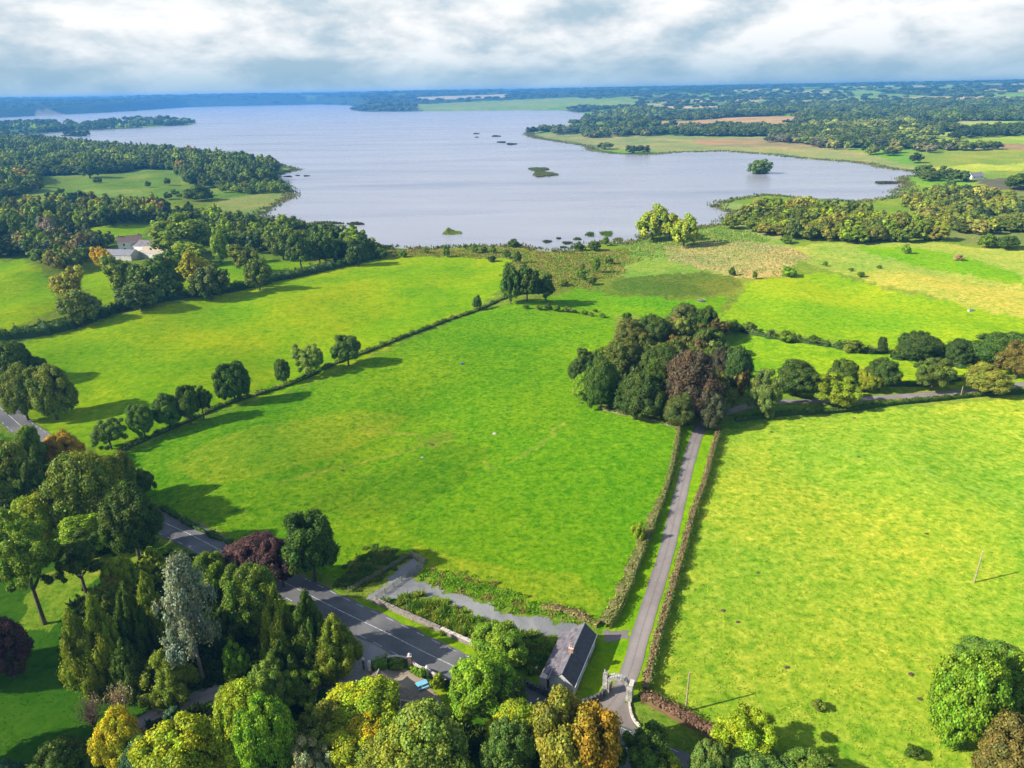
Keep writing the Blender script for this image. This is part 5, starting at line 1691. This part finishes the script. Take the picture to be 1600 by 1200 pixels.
for cx, cy, rx_, ry_, ht_, tn_, lb_ in ISLETS:
    c0 = plane_pt(cx, cy, LAKE_Z)
    ax = (plane_pt(cx + rx_, cy, LAKE_Z) - c0)[:2]
    ay = (plane_pt(cx, cy - ry_, LAKE_Z) - c0)[:2]
    hv = ht_
    n_ = int(np.clip(np.hypot(*ax) * np.hypot(*ay) * 5, 160, 2600))
    th_, rr_ = g.uniform(0, 6.283, n_), np.sqrt(g.uniform(0, 1, n_))
    rr_ = rr_ * (0.82 + 0.16 * np.sin(3 * th_ + cx) + 0.10 * np.sin(7 * th_ + cy))
    P = c0[:2] + np.outer(rr_ * np.cos(th_), ax) + np.outer(rr_ * np.sin(th_), ay)
    bl = 0.35 + np.hypot(*ax) / 60
    V, T_, C_ = blades(g, P, np.full(n_, LAKE_Z - 0.02), np.full(n_, hv * 0.8), bl, np.tile(np.array(tn_), (n_, 1)) * g.uniform(0.7, 1.3, (n_, 1)), 0.2)
    # its mud bank
    m_ = 20
    tt_ = np.arange(m_) * 6.2832 / m_
    rim = 0.80 + 0.16 * np.sin(3 * tt_ + cx) + 0.10 * np.sin(7 * tt_ + cy)
    rim_xy = c0[:2] + np.outer(rim * np.cos(tt_), ax) + np.outer(rim * np.sin(tt_), ay)
    BV = np.vstack([np.column_stack([rim_xy, np.full(m_, LAKE_Z - 0.3)]), np.column_stack([c0[:2] + (rim_xy - c0[:2]) * 0.9, np.full(m_, LAKE_Z + 0.18)]), [[c0[0], c0[1], LAKE_Z + 0.3]]])
    o1 = len(V)
    i_ = np.arange(m_)
    j_ = (i_ + 1) % m_
    BT = np.vstack([np.stack([i_, j_, j_ + m_], 1), np.stack([i_, j_ + m_, i_ + m_], 1), np.stack([i_ + m_, j_ + m_, np.full(m_, 2 * m_)], 1)]) + o1
    me = mk_mesh('reed_islet', np.vstack([V, BV]), None, np.vstack([T_, BT]), np.vstack([C_, np.tile(np.array(tn_) * 0.9, (len(BV), 1))]), False, (M['leaf'],))
    tag(obj('reed_islet', me), lb_, 'islet')
b_ = plane_pt(702, 363, LAKE_Z)
plant(b_, 2.2, 1.7, 0.1, 'bush', GR, 'dark bush on the bright green islet near the shore', 'bush', None, 'bush')
for x_, lb_ in ((106, 'left tree on the small islet in the left bay'), (116, 'middle left tree on the small islet in the left bay'), (126, 'middle right tree on the small islet in the left bay'), (135, 'right tree on the small islet in the left bay')):
    plant(plane_pt(x_, 212.0, LAKE_Z), 12, 7, 0.3, 'mid', DG, lb_, 'tree', 'trees on the islet in the left bay')

# ------------------------------------------------------------------ buildings
def gable_house(name, label, cat, base, rz, L, Wd, he, hr, wall, roof, wins=(), chim=(), door=None, over=0.25, extra=None, group=None):
    """long axis x; ridge along x"""
    t = thing(name, label, cat, base, rz, group)
    m = MB()
    h2, w2 = L / 2, Wd / 2
    V = []
    for x in (-h2, h2):
        V += [(x, -w2, -0.4), (x, w2, -0.4), (x, w2, he), (x, 0, hr - 0.03), (x, -w2, he)]
    m.add(V, [(0, 1, 2, 3, 4), (9, 8, 7, 6, 5), (0, 4, 9, 5), (1, 6, 7, 2), (2, 7, 8, 3), (3, 8, 9, 4)])
    m.build('wall', M[wall], t)
    sl = (hr - he) / w2
    for s in (-1, 1):
        r = MB()
        y0, z0 = s * (w2 + over), he - sl * over
        th = 0.12
        X0, X1 = -h2 - 0.12, h2 + 0.12
        V = [(X0, y0, z0), (X1, y0, z0), (X1, 0, hr), (X0, 0, hr), (X0, y0, z0 + th), (X1, y0, z0 + th), (X1, s * 0.004, hr + th), (X0, s * 0.004, hr + th)]
        F1 = [(0, 1, 2, 3), (4, 7, 6, 5), (0, 4, 5, 1), (1, 5, 6, 2), (3, 2, 6, 7), (0, 3, 7, 4)]
        r.add(V, F1).build('roof', M[roof[0] if s < 0 else roof[-1]], t)
        gt = MB().box((0, s * (w2 + over + 0.05), he - sl * over + 0.05), (L + 0.2, 0.12, 0.12))
        gt.build('gutter', M['white'] if s < 0 else M['grey_metal'], t)
    MB().box((0, 0, hr + 0.12), (L + 0.24, 0.26, 0.12)).build('ridge_tiles', M['grey_metal'] if roof[0].startswith('slate') else M[roof[0]], t)
    for cx, cy, ch in chim:
        c = MB().box((cx, cy, ch / 2 + hr / 2), (0.6, 0.75, ch - hr + hr + 0.0 if False else (ch - he * 0.5)))
        zc = he * 0.5 + (ch - he * 0.5) / 2
        c = MB().box((cx, cy, zc), (0.6, 0.75, ch - he * 0.5), 0, 0.02)
        co = c.build('chimney', M['brick_red'], t)
        MB().box((cx, cy, ch + 0.06), (0.74, 0.9, 0.12)).build('chimney_cap', M['stone_light'], co)
        MB().tube([(cx, cy - 0.18, ch + 0.1), (cx, cy - 0.18, ch + 0.42)], [0.12, 0.10]).build('chimney_pot', M['terracotta'], co)
        MB().tube([(cx, cy + 0.18, ch + 0.1), (cx, cy + 0.18, ch + 0.42)], [0.12, 0.10]).build('chimney_pot', M['terracotta'], co)
    for side, u_, z_, ww, hh in wins:        # side: 's' -y, 'n' +y, 'w' -x gable, 'e' +x gable
        fr, pn = MB(), MB()
        def put(mb, du, dz, su, sz, dep, out):
            if side in 'sn':
                s = -1 if side == 's' else 1
                mb.box((u_ + du, s * (w2 + out), z_ + dz), (su, dep, sz))
            else:
                s = -1 if side == 'w' else 1
                mb.box((s * (h2 + out), u_ + du, z_ + dz), (dep, su, sz))
        for du, dz, su, sz in ((-ww / 2, 0, 0.08, hh + 0.16), (ww / 2, 0, 0.08, hh + 0.16), (0, hh / 2, ww - 0.08, 0.08), (0, -hh / 2, ww - 0.08, 0.08), (0, 0.02, 0.05, hh - 0.1)):
            put(fr, du, dz, su, sz, 0.09, 0.03)
        fo = fr.build('window', M['white'], t)
        put(pn, 0, 0, ww - 0.09, hh - 0.09, 0.05, 0.0)
        pn.build('pane', M['glass'], fo)
    if door:
        side, u_ = door
        s = -1 if side == 's' else 1
        d = MB().box((u_, s * (w2 + 0.02), 1.0), (0.95, 0.09, 2.05)).build('door', M['timber'], t)
        MB().box((u_ + 0.34, s * (w2 + 0.09), 1.0), (0.05, 0.06, 0.14)).build('handle', M['grey_metal'], d)
    return t


# derelict gate lodge beside the arch
LH = R(22.8)
lo_u = np.array([math.sin(LH), math.cos(LH)])
lo_c = np.array([7.35, 90.4]) + lo_u * 6.45
lodge = gable_house('gate_lodge', 'derelict gate lodge with slate roof and pale gable beside the arched gateway', 'building', (*lo_c, 0), math.pi / 2 - LH, 12.9, 4.2, 2.8, 4.65,
                    'render_wall', ('slate', 'slate_lit'), wins=[('w', 0.05, 1.75, 0.95, 1.05), ('s', -3.5, 1.5, 0.9, 1.1), ('s', 0.5, 1.5, 0.9, 1.1), ('s', 4.2, 1.5, 0.9, 1.1)], chim=[(-1.2, 0.0, 5.6)], door=('s', 2.3))  # one slope takes the shaded slate tone, the other the sunlit one
m = MB()          # lean-to along the yard side
V = []
for x in (-5.2, 5.6):
    V += [(x, 2.12, -0.3), (x, 3.9, -0.3), (x, 3.9, 1.8), (x, 2.12, 2.5)]
m.add(V, [(0, 1, 2, 3), (7, 6, 5, 4), (1, 5, 6, 2), (3, 2, 6, 7), (0, 3, 7, 4)]).build('lean_to', M['stone_wall'], lodge)
m = MB()
m.add([(-5.35, 2.38, 2.52), (5.75, 2.38, 2.52), (5.75, 4.1, 1.78), (-5.35, 4.1, 1.78), (-5.35, 2.38, 2.64), (5.75, 2.38, 2.64), (5.75, 4.1, 1.90), (-5.35, 4.1, 1.90)],
      [(0, 1, 2, 3), (7, 6, 5, 4), (0, 4, 5, 1), (1, 5, 6, 2), (2, 6, 7, 3), (3, 7, 4, 0)]).build('lean_to_roof', M['slate_lit'], lodge)
m = MB().box((-5.85, 3.3, 1.1), (0.9, 1.3, 2.6), 0, 0.08).build('outhouse', M['stone_light'], lodge)
for k in range(26):
    x_, y_ = g.uniform(-4, 5), g.uniform(5.4, 7.2)
    p_ = lo_c + lo_u * x_ + np.array([-lo_u[1], lo_u[0]]) * y_
    s_ = g.uniform(0.2, 0.55)
    if k < 14:
        rb = MB().box((0, 0, s_ * 0.3), (s_, s_ * 0.8, s_ * 0.7), g.uniform(0, 3), s_ * 0.15).build('rubble_stone', M['stone_light'])
        rb.location = (*p_, 0.0)
        tag(rb, 'loose pale rubble stone beside the derelict gate lodge', 'stone', 'rubble beside the gate lodge')

# lodge with hipped roof, mostly under trees
hp = thing('hipped_lodge', 'single-storey lodge with brown hipped roof half hidden by yellow-topped trees', 'building', (-21.0, 87.2, 0), math.atan2(85.1 - 91.0, -15.7 + 23.0))
m = MB()
Lh, Wh = 11.5, 6.2
m.box((0, 0, 1.35), (Lh, Wh, 3.3)).build('wall', M['render_wall'], hp)
e_, r_ = 3.0, 4.9
V = [(-Lh / 2 - .4, -Wh / 2 - .4, e_), (Lh / 2 + .4, -Wh / 2 - .4, e_), (Lh / 2 + .4, Wh / 2 + .4, e_), (-Lh / 2 - .4, Wh / 2 + .4, e_), (-Lh / 2 + 2.6, 0, r_), (Lh / 2 - 2.6, 0, r_)]
MB().add(V, [(0, 1, 5, 4), (1, 2, 5), (2, 3, 4, 5), (3, 0, 4), (3, 2, 1, 0)]).build('roof', M['roof_brown'], hp)
MB().tube([V[3], V[4]], 0.09, 6).tube([V[0], V[4]], 0.09, 6).tube([V[1], V[5]], 0.09, 6).tube([V[2], V[5]], 0.09, 6).tube([V[4], V[5]], 0.09, 6).build('hip_flashing', M['stone_light'], hp)
MB().tube([(V[4][0], 0, r_), (V[4][0], 0, r_ + 0.5)], [0.12, 0.03], 6).build('finial', M['grey_metal'], hp)
for x_ in (-3.4, 0.2, 3.6):
    fo = MB().box((x_, Wh / 2 + 0.03, 1.7), (1.1, 0.08, 1.3)).build('window', M['white'], hp)
    MB().box((x_, Wh / 2 + 0.06, 1.7), (0.94, 0.06, 1.14)).build('pane', M['glass'], fo)


def wall_run(name, px_pts, ht, th, mat, cope_mat, label, cat='wall', cope=0.32, world=None, crenel=0.0, jag=0.06):
    P, u = resample(path_w(px_pts) if world is None else np.array(world), 0.55)
    t = thing(name, label, cat, (0, 0, 0))
    N, T = normals_of(P)
    Z = terrain(P)
    a, b = MB(), MB()
    V = []
    for i in range(len(P)):
        l, r_ = P[i] - N[i] * th / 2, P[i] + N[i] * th / 2
        V += [(*l, Z[i] - 0.3), (*r_, Z[i] - 0.3), (*r_, Z[i] + ht), (*l, Z[i] + ht)]
    Fs = []
    for i in range(len(P) - 1):
        o = i * 4
        Fs += [(o, o + 4, o + 7, o + 3), (o + 1, o + 2, o + 6, o + 5), (o + 3, o + 7, o + 6, o + 2)]
    Fs += [(0, 3, 2, 1), (len(V) - 4, len(V) - 3, len(V) - 2, len(V) - 1)]
    a.add(V, Fs).build('masonry', M[mat], t)
    s = 0.0
    k = 0
    while s < u[-1] - cope:
        c = np.array([np.interp(s + cope / 2, u, P[:, 0]), np.interp(s + cope / 2, u, P[:, 1])])
        zz = np.interp(s, u, Z)
        tx, ty = np.interp(s, u, T[:, 0]), np.interp(s, u, T[:, 1])
        hh = rnd.uniform(0.14, 0.24) + (crenel if k % 2 else 0)
        b.box((c[0], c[1], zz + ht + hh / 2 + 0.003), (cope * 0.92, th * 1.12, hh), math.atan2(ty, tx), jag * 0.6)
        s += cope
        k += 1
    b.build('coping', M[cope_mat], t)
    return t


wall_run('stone_wall', [(584, 940), (620, 957), (650, 970), (690, 988)], 0.95, 0.5, 'stone_wall', 'stone_wall', 'grey stone wall along the roadside in the shade', 'wall')
wall_run('stone_wall', [(690, 988), (712, 998), (735, 1008), (760, 1020), (790, 1036)], 0.95, 0.55, 'stone_wall', 'stone_light', 'stretch of the roadside wall near the bright tree, sunlight painted into its pale coping', 'wall')  # paler coping colour paints in the sun falling on this stretch
wall_run('stone_wall', [(946, 1083), (938, 1092), (922, 1100), (903, 1104), (880, 1098), (855, 1088), (825, 1074), (800, 1060)], 1.0, 0.45, 'stone_dark', 'stone_dark', 'curved dark stone wall with jagged coping in front of the gate lodge', 'wall', 0.36, None, 0.22, 0.12)
wall_run('stone_wall', [(578, 1050), (582, 1042), (596, 1036), (618, 1031), (637, 1034)], 0.8, 0.35, 'stone_wall', 'stone_light', 'low curved wall between the forecourt and the lodge garden', 'wall')
wall_run('stone_wall', [(645, 1041), (655, 1048), (668, 1053), (690, 1066), (708, 1076)], 0.9, 0.35, 'stone_wall', 'stone_light', 'low garden wall with pale coping along the road by the lodge', 'wall')
wall_run('kerb_wall', [(983, 1098), (985, 1112), (990, 1126), (1000, 1137)], 0.25, 0.3, 'stone_light', 'stone_light', 'low pale curved kerb on the right of the gateway apron', 'kerb')


def gate_pier(px, py, ht, wd, mat, label, cap='ball'):
    b = W(px, py)
    t = thing('gate_pier', label, 'pier', b, rnd.uniform(-0.3, 0.3))
    MB().box((0, 0, 0.15), (wd * 1.2, wd * 1.2, 0.4)).build('plinth', M['stone_wall'], t)
    MB().box((0, 0, 0.35 + (ht - 0.35) / 2), (wd, wd, ht - 0.35), 0, 0.01).build('shaft', M[mat], t)
    c = MB().box((0, 0, ht + 0.08), (wd * 1.35, wd * 1.35, 0.16)).build('cap', M['stone_light'], t)
    V, Fc = ICO2
    s = wd * (0.42 if cap == 'ball' else 0.5)
    sq = np.array([1, 1, 1.0 if cap == 'ball' else 0.6])
    MB().add([tuple(v * s * sq + np.array([0, 0, ht + 0.16 + s * 0.8])) for v in V], [tuple(f) for f in Fc]).build('ball' if cap == 'ball' else 'urn', M['white'], c)


gate_pier(641, 1042, 2.5, 0.6, 'brick_red', 'tall brick gate pier with pale cap beside the road at the lodge')
gate_pier(668, 1057, 1.9, 0.45, 'stone_light', 'pale gate pier with urn on the lodge garden wall', 'urn')
gate_pier(578, 1049, 1.9, 0.5, 'stone_light', 'pale pier at the left end of the curved lodge wall', 'urn')
gate_pier(569, 1047, 2.4, 0.35, 'stone_dark', 'slim dark pier with white ball at the forecourt', 'ball')

# arched gateway over the drive
gx = np.array([0.93, -0.37])
gx /= np.linalg.norm(gx)
gc0 = np.array([16.75, 89.85])
gw = thing('arched_gateway', 'old stone arched gateway with turret pier spanning the drive', 'gateway', (*gc0, 0), math.atan2(gx[1], gx[0]))
MB().box((-2.15, 0, 2.0), (0.75, 1.0, 4.4), 0, 0.03).build('turret', M['stone'], gw)
for dx_, dy_ in ((-0.27, -0.38), (0.27, -0.38), (-0.27, 0.38), (0.27, 0.38), (0, -0.38), (0, 0.38)):
    if dx_ or True:
        MB().box((-2.15 + dx_ * 1.05, dy_, 4.36 + (0.12 if dx_ else -0.02)), (0.17, 0.2, 0.34 if dx_ else 0.1)).build('merlon', M['stone'], gw)
MB().box((2.2, 0, 1.75), (0.6, 1.35, 3.9), 0, 0.03).build('buttress', M['stone'], gw)
MB().box((2.2, 0, 3.75), (0.7, 1.45, 0.14)).build('buttress_cap', M['stone_light'], gw)
for s_ in (-1, 1):
    MB().box((s_ * 1.62, 0, 1.15), (0.42, 0.85, 2.7), 0, 0.02).build('jamb', M['stone'], gw)
nv = 15
for k in range(nv):
    a0, a1 = math.pi * k / nv + 0.012, math.pi * (k + 1) / nv - 0.012
    V = []
    for yy in (-0.44, 0.44):
        for rr__, aa in ((1.40, a0), (1.40, a1), (2.04 + rnd.uniform(0, 0.08), a1), (2.04 + rnd.uniform(0, 0.08), a0)):
            V.append((rr__ * math.cos(aa), yy, 2.5 + rr__ * math.sin(aa)))
    MB().add(V, [(0, 1, 2, 3), (7, 6, 5, 4), (0, 4, 5, 1), (1, 5, 6, 2), (2, 6, 7, 3), (3, 7, 4, 0)]).build('voussoir', M['stone'], gw)
# iron gates stand open behind the arch
for s_ in (-1, 1):
    gt_ = thing('iron_gate', 'dark iron gate leaf standing open on the %s side of the arched gateway' % ('lodge' if s_ < 0 else 'field'), 'gate', (*(gc0 + gx * 1.36 * s_), 0), math.atan2(gx[1], gx[0]) + math.pi / 2)
    fr = MB()
    for z_ in (0.25, 1.7):
        fr.box((0.85, 0, z_), (1.6, 0.05, 0.06))
    for x_ in (0.05, 1.65):
        fr.box((x_, 0, 1.0), (0.06, 0.06, 1.75))
    fr.build('frame', M['rust'], gt_)
    for k in range(9):
        MB().box((0.2 + k * 0.16, 0, 0.975), (0.025, 0.025, 1.38)).build('bar', M['rust'], gt_)


# timber fences of the field entrance
def rail_fence(pts, label, nrail=3, ht=1.25):
    P = np.array(pts, float)
    L_ = np.hypot(*(P[1] - P[0]))
    t = thing('timber_fence', label, 'fence', (P[0][0], P[0][1], terrain(P[:1])[0]), math.atan2(P[1][1] - P[0][1], P[1][0] - P[0][0]))
    n_ = max(2, int(round(L_ / 2.2)))
    post = MB().box((0, 0, ht / 2 - 0.1), (0.14, 0.14, ht + 0.3)).mesh('post', M['timber'])
    rail = MB().box((0, 0, 0), (L_ / n_ - 0.01, 0.05, 0.11)).mesh('rail', M['timber'])
    z0 = terrain(P[:1])[0]
    for k in range(n_ + 1):
        q_ = P[0] + (P[1] - P[0]) * k / n_
        obj('post', post, t, (L_ * k / n_, 0, terrain(q_[None])[0] - z0))
    for k in range(n_):
        q_ = P[0] + (P[1] - P[0]) * (k + 0.5) / n_
        for j in range(nrail):
            obj('rail', rail, t, (L_ * (k + 0.5) / n_, -0.10, terrain(q_[None])[0] - z0 + 0.35 + j * 0.36))
    return t


rail_fence([(-34.0, 118.0), (-22.9, 129.6)], 'timber post and rail fence on the left of the field entrance')
rail_fence([(-28.0, 115.4), (-19.4, 126.8)], 'timber post and rail fence on the right of the field entrance')
gp_ = thing('board_barrier', 'pinkish boarded barrier closing the end of the fenced field entrance', 'barrier', (-22.6, 129.8, terrain(np.array([[-22.6, 129.8]]))[0]), math.atan2(126.9 - 129.8, -19.2 + 22.6))
for k in range(6):
    MB().box((2.2, 0, 0.16 + k * 0.21), (4.3, 0.05, 0.2)).build('board', M['board'], gp_)
for x_ in (0.0, 2.2, 4.45):
    MB().box((x_, 0.09, 0.6), (0.14, 0.12, 1.5)).build('post', M['timber'], gp_)
# wire fence along the weedy bank
for k, (a_, b_) in enumerate((((846, 944), (880, 955)), ((880, 955), (918, 965)))):
    pass

# poles
def top_height(bx, by, ty):
    b = W(bx, by)
    z = b[2]
    for h_ in np.arange(1, 48, 0.05):
        v = np.array([b[0], b[1], z + h_])
        # projected row
        dy, dz = v[1], v[2] - CAM_H
        depth = dy * _cp - dz * _sp
        up_ = dy * _sp + dz * _cp
        x_ = F_PX * v[0] / depth
        y_ = F_PX * up_ / depth
        yy = -_sr * -1 * 0 + (math.sin(ROLL) * x_ + math.cos(ROLL) * y_)
        if 600 - yy <= ty:
            return h_
    return 8.0


def pole(bx, by, ty, rad, label, fittings=True, mat='pole', cat='utility pole', name='utility_pole'):
    b = W(bx, by)
    h_ = top_height(bx, by, ty)
    t = thing(name, label, cat, b)
    MB().tube([(0, 0, -0.3), (0, 0, h_ * 0.5), (0, 0, h_)], [rad, rad * 0.88, rad * 0.72], 10).build('shaft', M[mat], t)
    if fittings:
        MB().tube([(0, 0, h_), (0, 0, h_ + 0.22)], [0.05, 0.04], 6).build('insulator', M['stone_light'], t)
        MB().box((0, -rad - 0.02, 2.2), (0.16, 0.03, 0.2)).build('plate', M['grey_metal'], t)
    return t


pole(1071, 1112, 1051, 0.17, 'pale wooden pole standing on the yellow-green field above the brown hedge')
pole(1522, 910, 862, 0.16, 'pale wooden pole far right on the yellow-green field')
pole(1101, 748, 733, 0.13, 'short wooden pole rising from the flail-cut drive hedge')
pole(1500, 623, 604, 0.13, 'slim pale pole beside the lane near the yellow-olive tree')
pole(637, 962, 939, 0.07, 'thin grey pole behind the roadside wall', False, 'grey_metal', 'post', 'thin_post')
lp = pole(547, 1027, 1016, 0.05, 'small white lamp post at the edge of the forecourt', False, 'grey_metal', 'lamp post', 'lamp_post')
V_, F_ = ICO1
MB().add([tuple(v * 0.16 + np.array([0, 0, top_height(547, 1027, 1016) + 0.12])) for v in V_], [tuple(f) for f in F_]).build('lamp_globe', M['white'], lp)

# silver conifer with its bare trunk showing
b_ = W(318, 1064)
h_ = top_height(318, 1064, 872)
gap_ = h_ * 0.27
plant(b_, 4.4, (h_ - gap_) / 2, gap_, 'tiered', (0.13, 0.18, 0.13), 'tall silver blue conifer with pale bare lower trunk', 'tree')
# blue picnic table on the lodge paving
a_, b_ = W(652, 1076), W(667, 1070)
pt = thing('picnic_table', 'light blue wooden picnic table on the paving beside the lodge lawn', 'picnic table', (a_ + b_) / 2, math.atan2(b_[1] - a_[1], b_[0] - a_[0]))
for k in range(5):
    MB().box((0, -0.34 + k * 0.17, 0.76), (1.95, 0.155, 0.05)).build('table_plank', M['blue_paint'], pt)
for s_ in (-1, 1):
    for j in (0, 1):
        MB().box((0, s_ * (0.68 + 0.15 * j), 0.45), (1.95, 0.14, 0.05)).build('seat_plank', M['blue_paint'], pt)
    MB().tube([(s_ * 0.7, -0.72, 0.0), (s_ * 0.7, -0.25, 0.73)], 0.05, 5).tube([(s_ * 0.7, 0.72, 0.0), (s_ * 0.7, 0.25, 0.73)], 0.05, 5).build('leg_frame', M['blue_paint'], pt)
    MB().box((s_ * 0.7, 0, 0.39), (0.07, 1.66, 0.07)).build('crossbeam', M['blue_paint'], pt)

# troughs, feeder, stones and mole heaps on the fields
b_ = W(722, 569)
tr_ = thing('water_trough', 'small blue water tub alone in the middle of the main field', 'trough', b_)
MB().tube([(0, 0, 0), (0, 0, 0.5)], [0.5, 0.6], 14).build('tub', M['blue_plastic'], tr_)
MB().tube([(0, 0, 0.5), (0, 0, 0.56)], [0.66, 0.66], 14).build('rim', M['blue_plastic'], tr_)
b_ = W(1096, 471)
rf = thing('ring_feeder', 'low round metal cattle feeder above the copse', 'feeder', b_)
ring = lambda z_, rr, tk: MB().tube([(rr * math.cos(a), rr * math.sin(a), z_) for a in np.linspace(0, 2 * math.pi, 25)], tk, 5)
ring(0.1, 2.0, 0.07).build('lower_ring', M['grey_metal'], rf)
ring(1.1, 2.0, 0.07).build('upper_ring', M['grey_metal'], rf)
for k in range(14):
    a = k * 2 * math.pi / 14
    MB().tube([(2 * math.cos(a), 2 * math.sin(a), 0.1), (2 * math.cos(a), 2 * math.sin(a), 1.1)], 0.045, 5).build('upright', M['grey_metal'], rf)
MB().tube([(0, 0, 0), (0, 0, 0.5)], [1.7, 1.5], 12).build('fodder', M['earth'], rf)
b_ = W(1517, 486)
tt_ = thing('water_trough', 'pale concrete trough on the far right field', 'trough', b_, 0.3)
MB().box((0, 0, 0.35), (3.0, 1.1, 0.8)).build('basin', M['stone_light'], tt_)
MB().box((0, 0, 0.752), (2.7, 0.8, 0.01)).build('trough_water', M['glass'], tt_)


def lump_thing(px, py, r_, hz_, mat, name, label, cat, group=None):
    V, Fc = ICO2
    gg = np.random.default_rng(int(px * 13 + py))
    Q = V * np.array([r_, r_ * gg.uniform(0.6, 0.95), hz_]) * (1 + 0.14 * gg.normal(size=(len(V), 1)))
    Q[:, 2] = np.maximum(Q[:, 2], -0.1)
    o = MB().add([tuple(v) for v in Q], [tuple(f) for f in Fc]).build(name, M[mat], None, W(px, py))
    tag(o, label, cat, group)


lump_thing(773, 678, 0.6, 0.45, 'stone_light', 'field_stone', 'pale boulder right of the worn patch in the main field', 'boulder')
lump_thing(660, 715, 0.5, 0.3, 'stone', 'field_stone', 'small grey stone below the thistle patch in the main field', 'boulder')
lump_thing(676, 695, 0.75, 0.28, 'earth', 'earth_mound', 'dark earth mound in the main field thistle patch', 'mound')
lump_thing(535, 735, 0.6, 0.22, 'earth', 'earth_mound', 'dark earth mound left in the main field', 'mound')
lump_thing(908, 630, 0.8, 0.3, 'earth', 'earth_mound', 'dark earth mound at the tip of the copse', 'mound')
lump_thing(793, 641, 0.5, 0.2, 'earth', 'earth_mound', 'dark earth mound near the boulder in the main field', 'mound')
for k, (x_, y_, r_, lb_) in enumerate([(1335, 653, .6, 'mole heap nearest the lane hedge on the yellow-green field'), (1206, 675, .6, 'mole heap at the upper left of the yellow-green field'), (1342, 714, .45, 'mole heap on the pale track line of the yellow-green field'),
                                       (1448, 834, .5, 'mole heap left of the far right pole'), (1130, 954, .5, 'tussocky mole heap beside the flail-cut hedge'), (1153, 972, .45, 'lighter mole heap right of the tussocky one'),
                                       (1230, 1043, .5, 'mole heap in the middle of the lower right field'), (1424, 1054, .55, 'dark mole heap left of the corner trees'), (1437, 1092, .45, 'mole heap below the dark one by the corner trees'), (1184, 895, .35, 'small heap alone near the drive hedge')]):
    lump_thing(x_, y_, r_, 0.2, 'earth', 'mole_heap', lb_, 'mound', 'mole heaps on the yellow-green field')

# farmhouse group among the left trees
def hdg(px0, py0, px1, py1):
    a, b = W(px0, py0), W(px1, py1)
    return math.atan2(b[1] - a[1], b[0] - a[0])


FARM = [
    ((206, 390), 15, 8.5, 6.0, 9.2, 0.5, 'white', ('roof_brown',), 'white two-storey gabled farmhouse among the left trees', [('w', 0, 4.2, 1.2, 1.5), ('s', -4, 4.3, 1.2, 1.5), ('s', 3.5, 4.3, 1.2, 1.5), ('s', -4, 1.5, 1.2, 1.5), ('s', 3.5, 1.5, 1.2, 1.5)], [(-6, 0, 10.4), (6, 0, 10.4)]),
    ((229, 393), 17, 9, 4.4, 7.4, -0.35, 'white', ('slate_lit',), 'white cottage wing with grey roof right of the farmhouse', [('s', -4, 1.6, 1.2, 1.1), ('s', 0, 1.6, 1.2, 1.1), ('s', 4, 1.6, 1.2, 1.1)], [(6, 0, 8.4)]),
    ((191, 404), 20, 10, 3.4, 5.8, -0.15, 'render_wall', ('roof_grey',), 'long grey-roofed shed in front of the farmhouse', [], []),
    ((247, 402), 20, 10, 3.8, 6.4, -0.45, 'render_wall', ('roof_tan',), 'tan-roofed shed right of the long grey one', [], []),
    ((271, 412), 17, 9, 3.2, 5.4, -0.6, 'stone_wall', ('roof_brown',), 'brown-roofed outbuilding beside the golden tree', [], []),
]
for (x_, y_), L_, W_, he_, hr_, rz_, wm, rm, lb_, wn, ch in FARM:
    gable_house('farmhouse' if 'white' in lb_ else 'farm_shed', lb_, 'house' if 'white' in lb_ else 'shed', W(x_, y_), rz_, L_, W_, he_, hr_, wm, rm, wn, ch, ('s', 0.6) if 'white' in lb_ else None)
FAR_H = [
    (1022, 187, 'white bungalow left in the row beyond the tan field', 0.1), (1032, 186.5, 'white bungalow second in the row beyond the tan field', -0.1),
    (1044, 186.5, 'white bungalow third in the row beyond the tan field', 0.2), (1056, 186, 'white bungalow right in the row beyond the tan field', 0.0),
    (1098, 157, 'pale far house amid the woods centre right', 0.3), (1130, 156, 'pale far house right of the first in the woods', 0.1), (1147, 181, 'white house behind the right end of the tan field', 0.0),
    (1180, 180, 'low white farm building at the tan field end', 0.2), (1255, 155, 'far white house on the pale ridge', 0.0), (1276, 153, 'far cream house on the pale ridge', 0.2),
    (1380, 147, 'far white house in the blue woods', 0.1), (1408, 141, 'far white barn on the skyline fields', 0.0), (1505, 163, 'white house in the right far woods', 0.2),
    (1541, 163, 'small white house right of the far woods house', 0.1), (1556, 156.5, 'far white gabled house near the right edge', 0.0), (1523, 279, 'small white cottage by the dark trees at the right lake corner', 0.2),
    (1090, 166, 'small pale house behind the far inlet woods', 0.0)]
for x_, y_, lb_, rz_ in FAR_H:
    b_ = W(x_, y_)
    k_ = 1.0 if b_[1] < 1500 else 1.25
    gable_house('far_house', lb_, 'house', b_, rz_, 15 * k_, 8 * k_, 3.2 * k_, 6 * k_, 'white', ('roof_grey',), [('s', -4.5, 1.7, 1.3, 1.3), ('s', 4.5, 1.7, 1.3, 1.3)] if b_[1] < 4000 else [], [(5, 0, 7.4 * k_)])
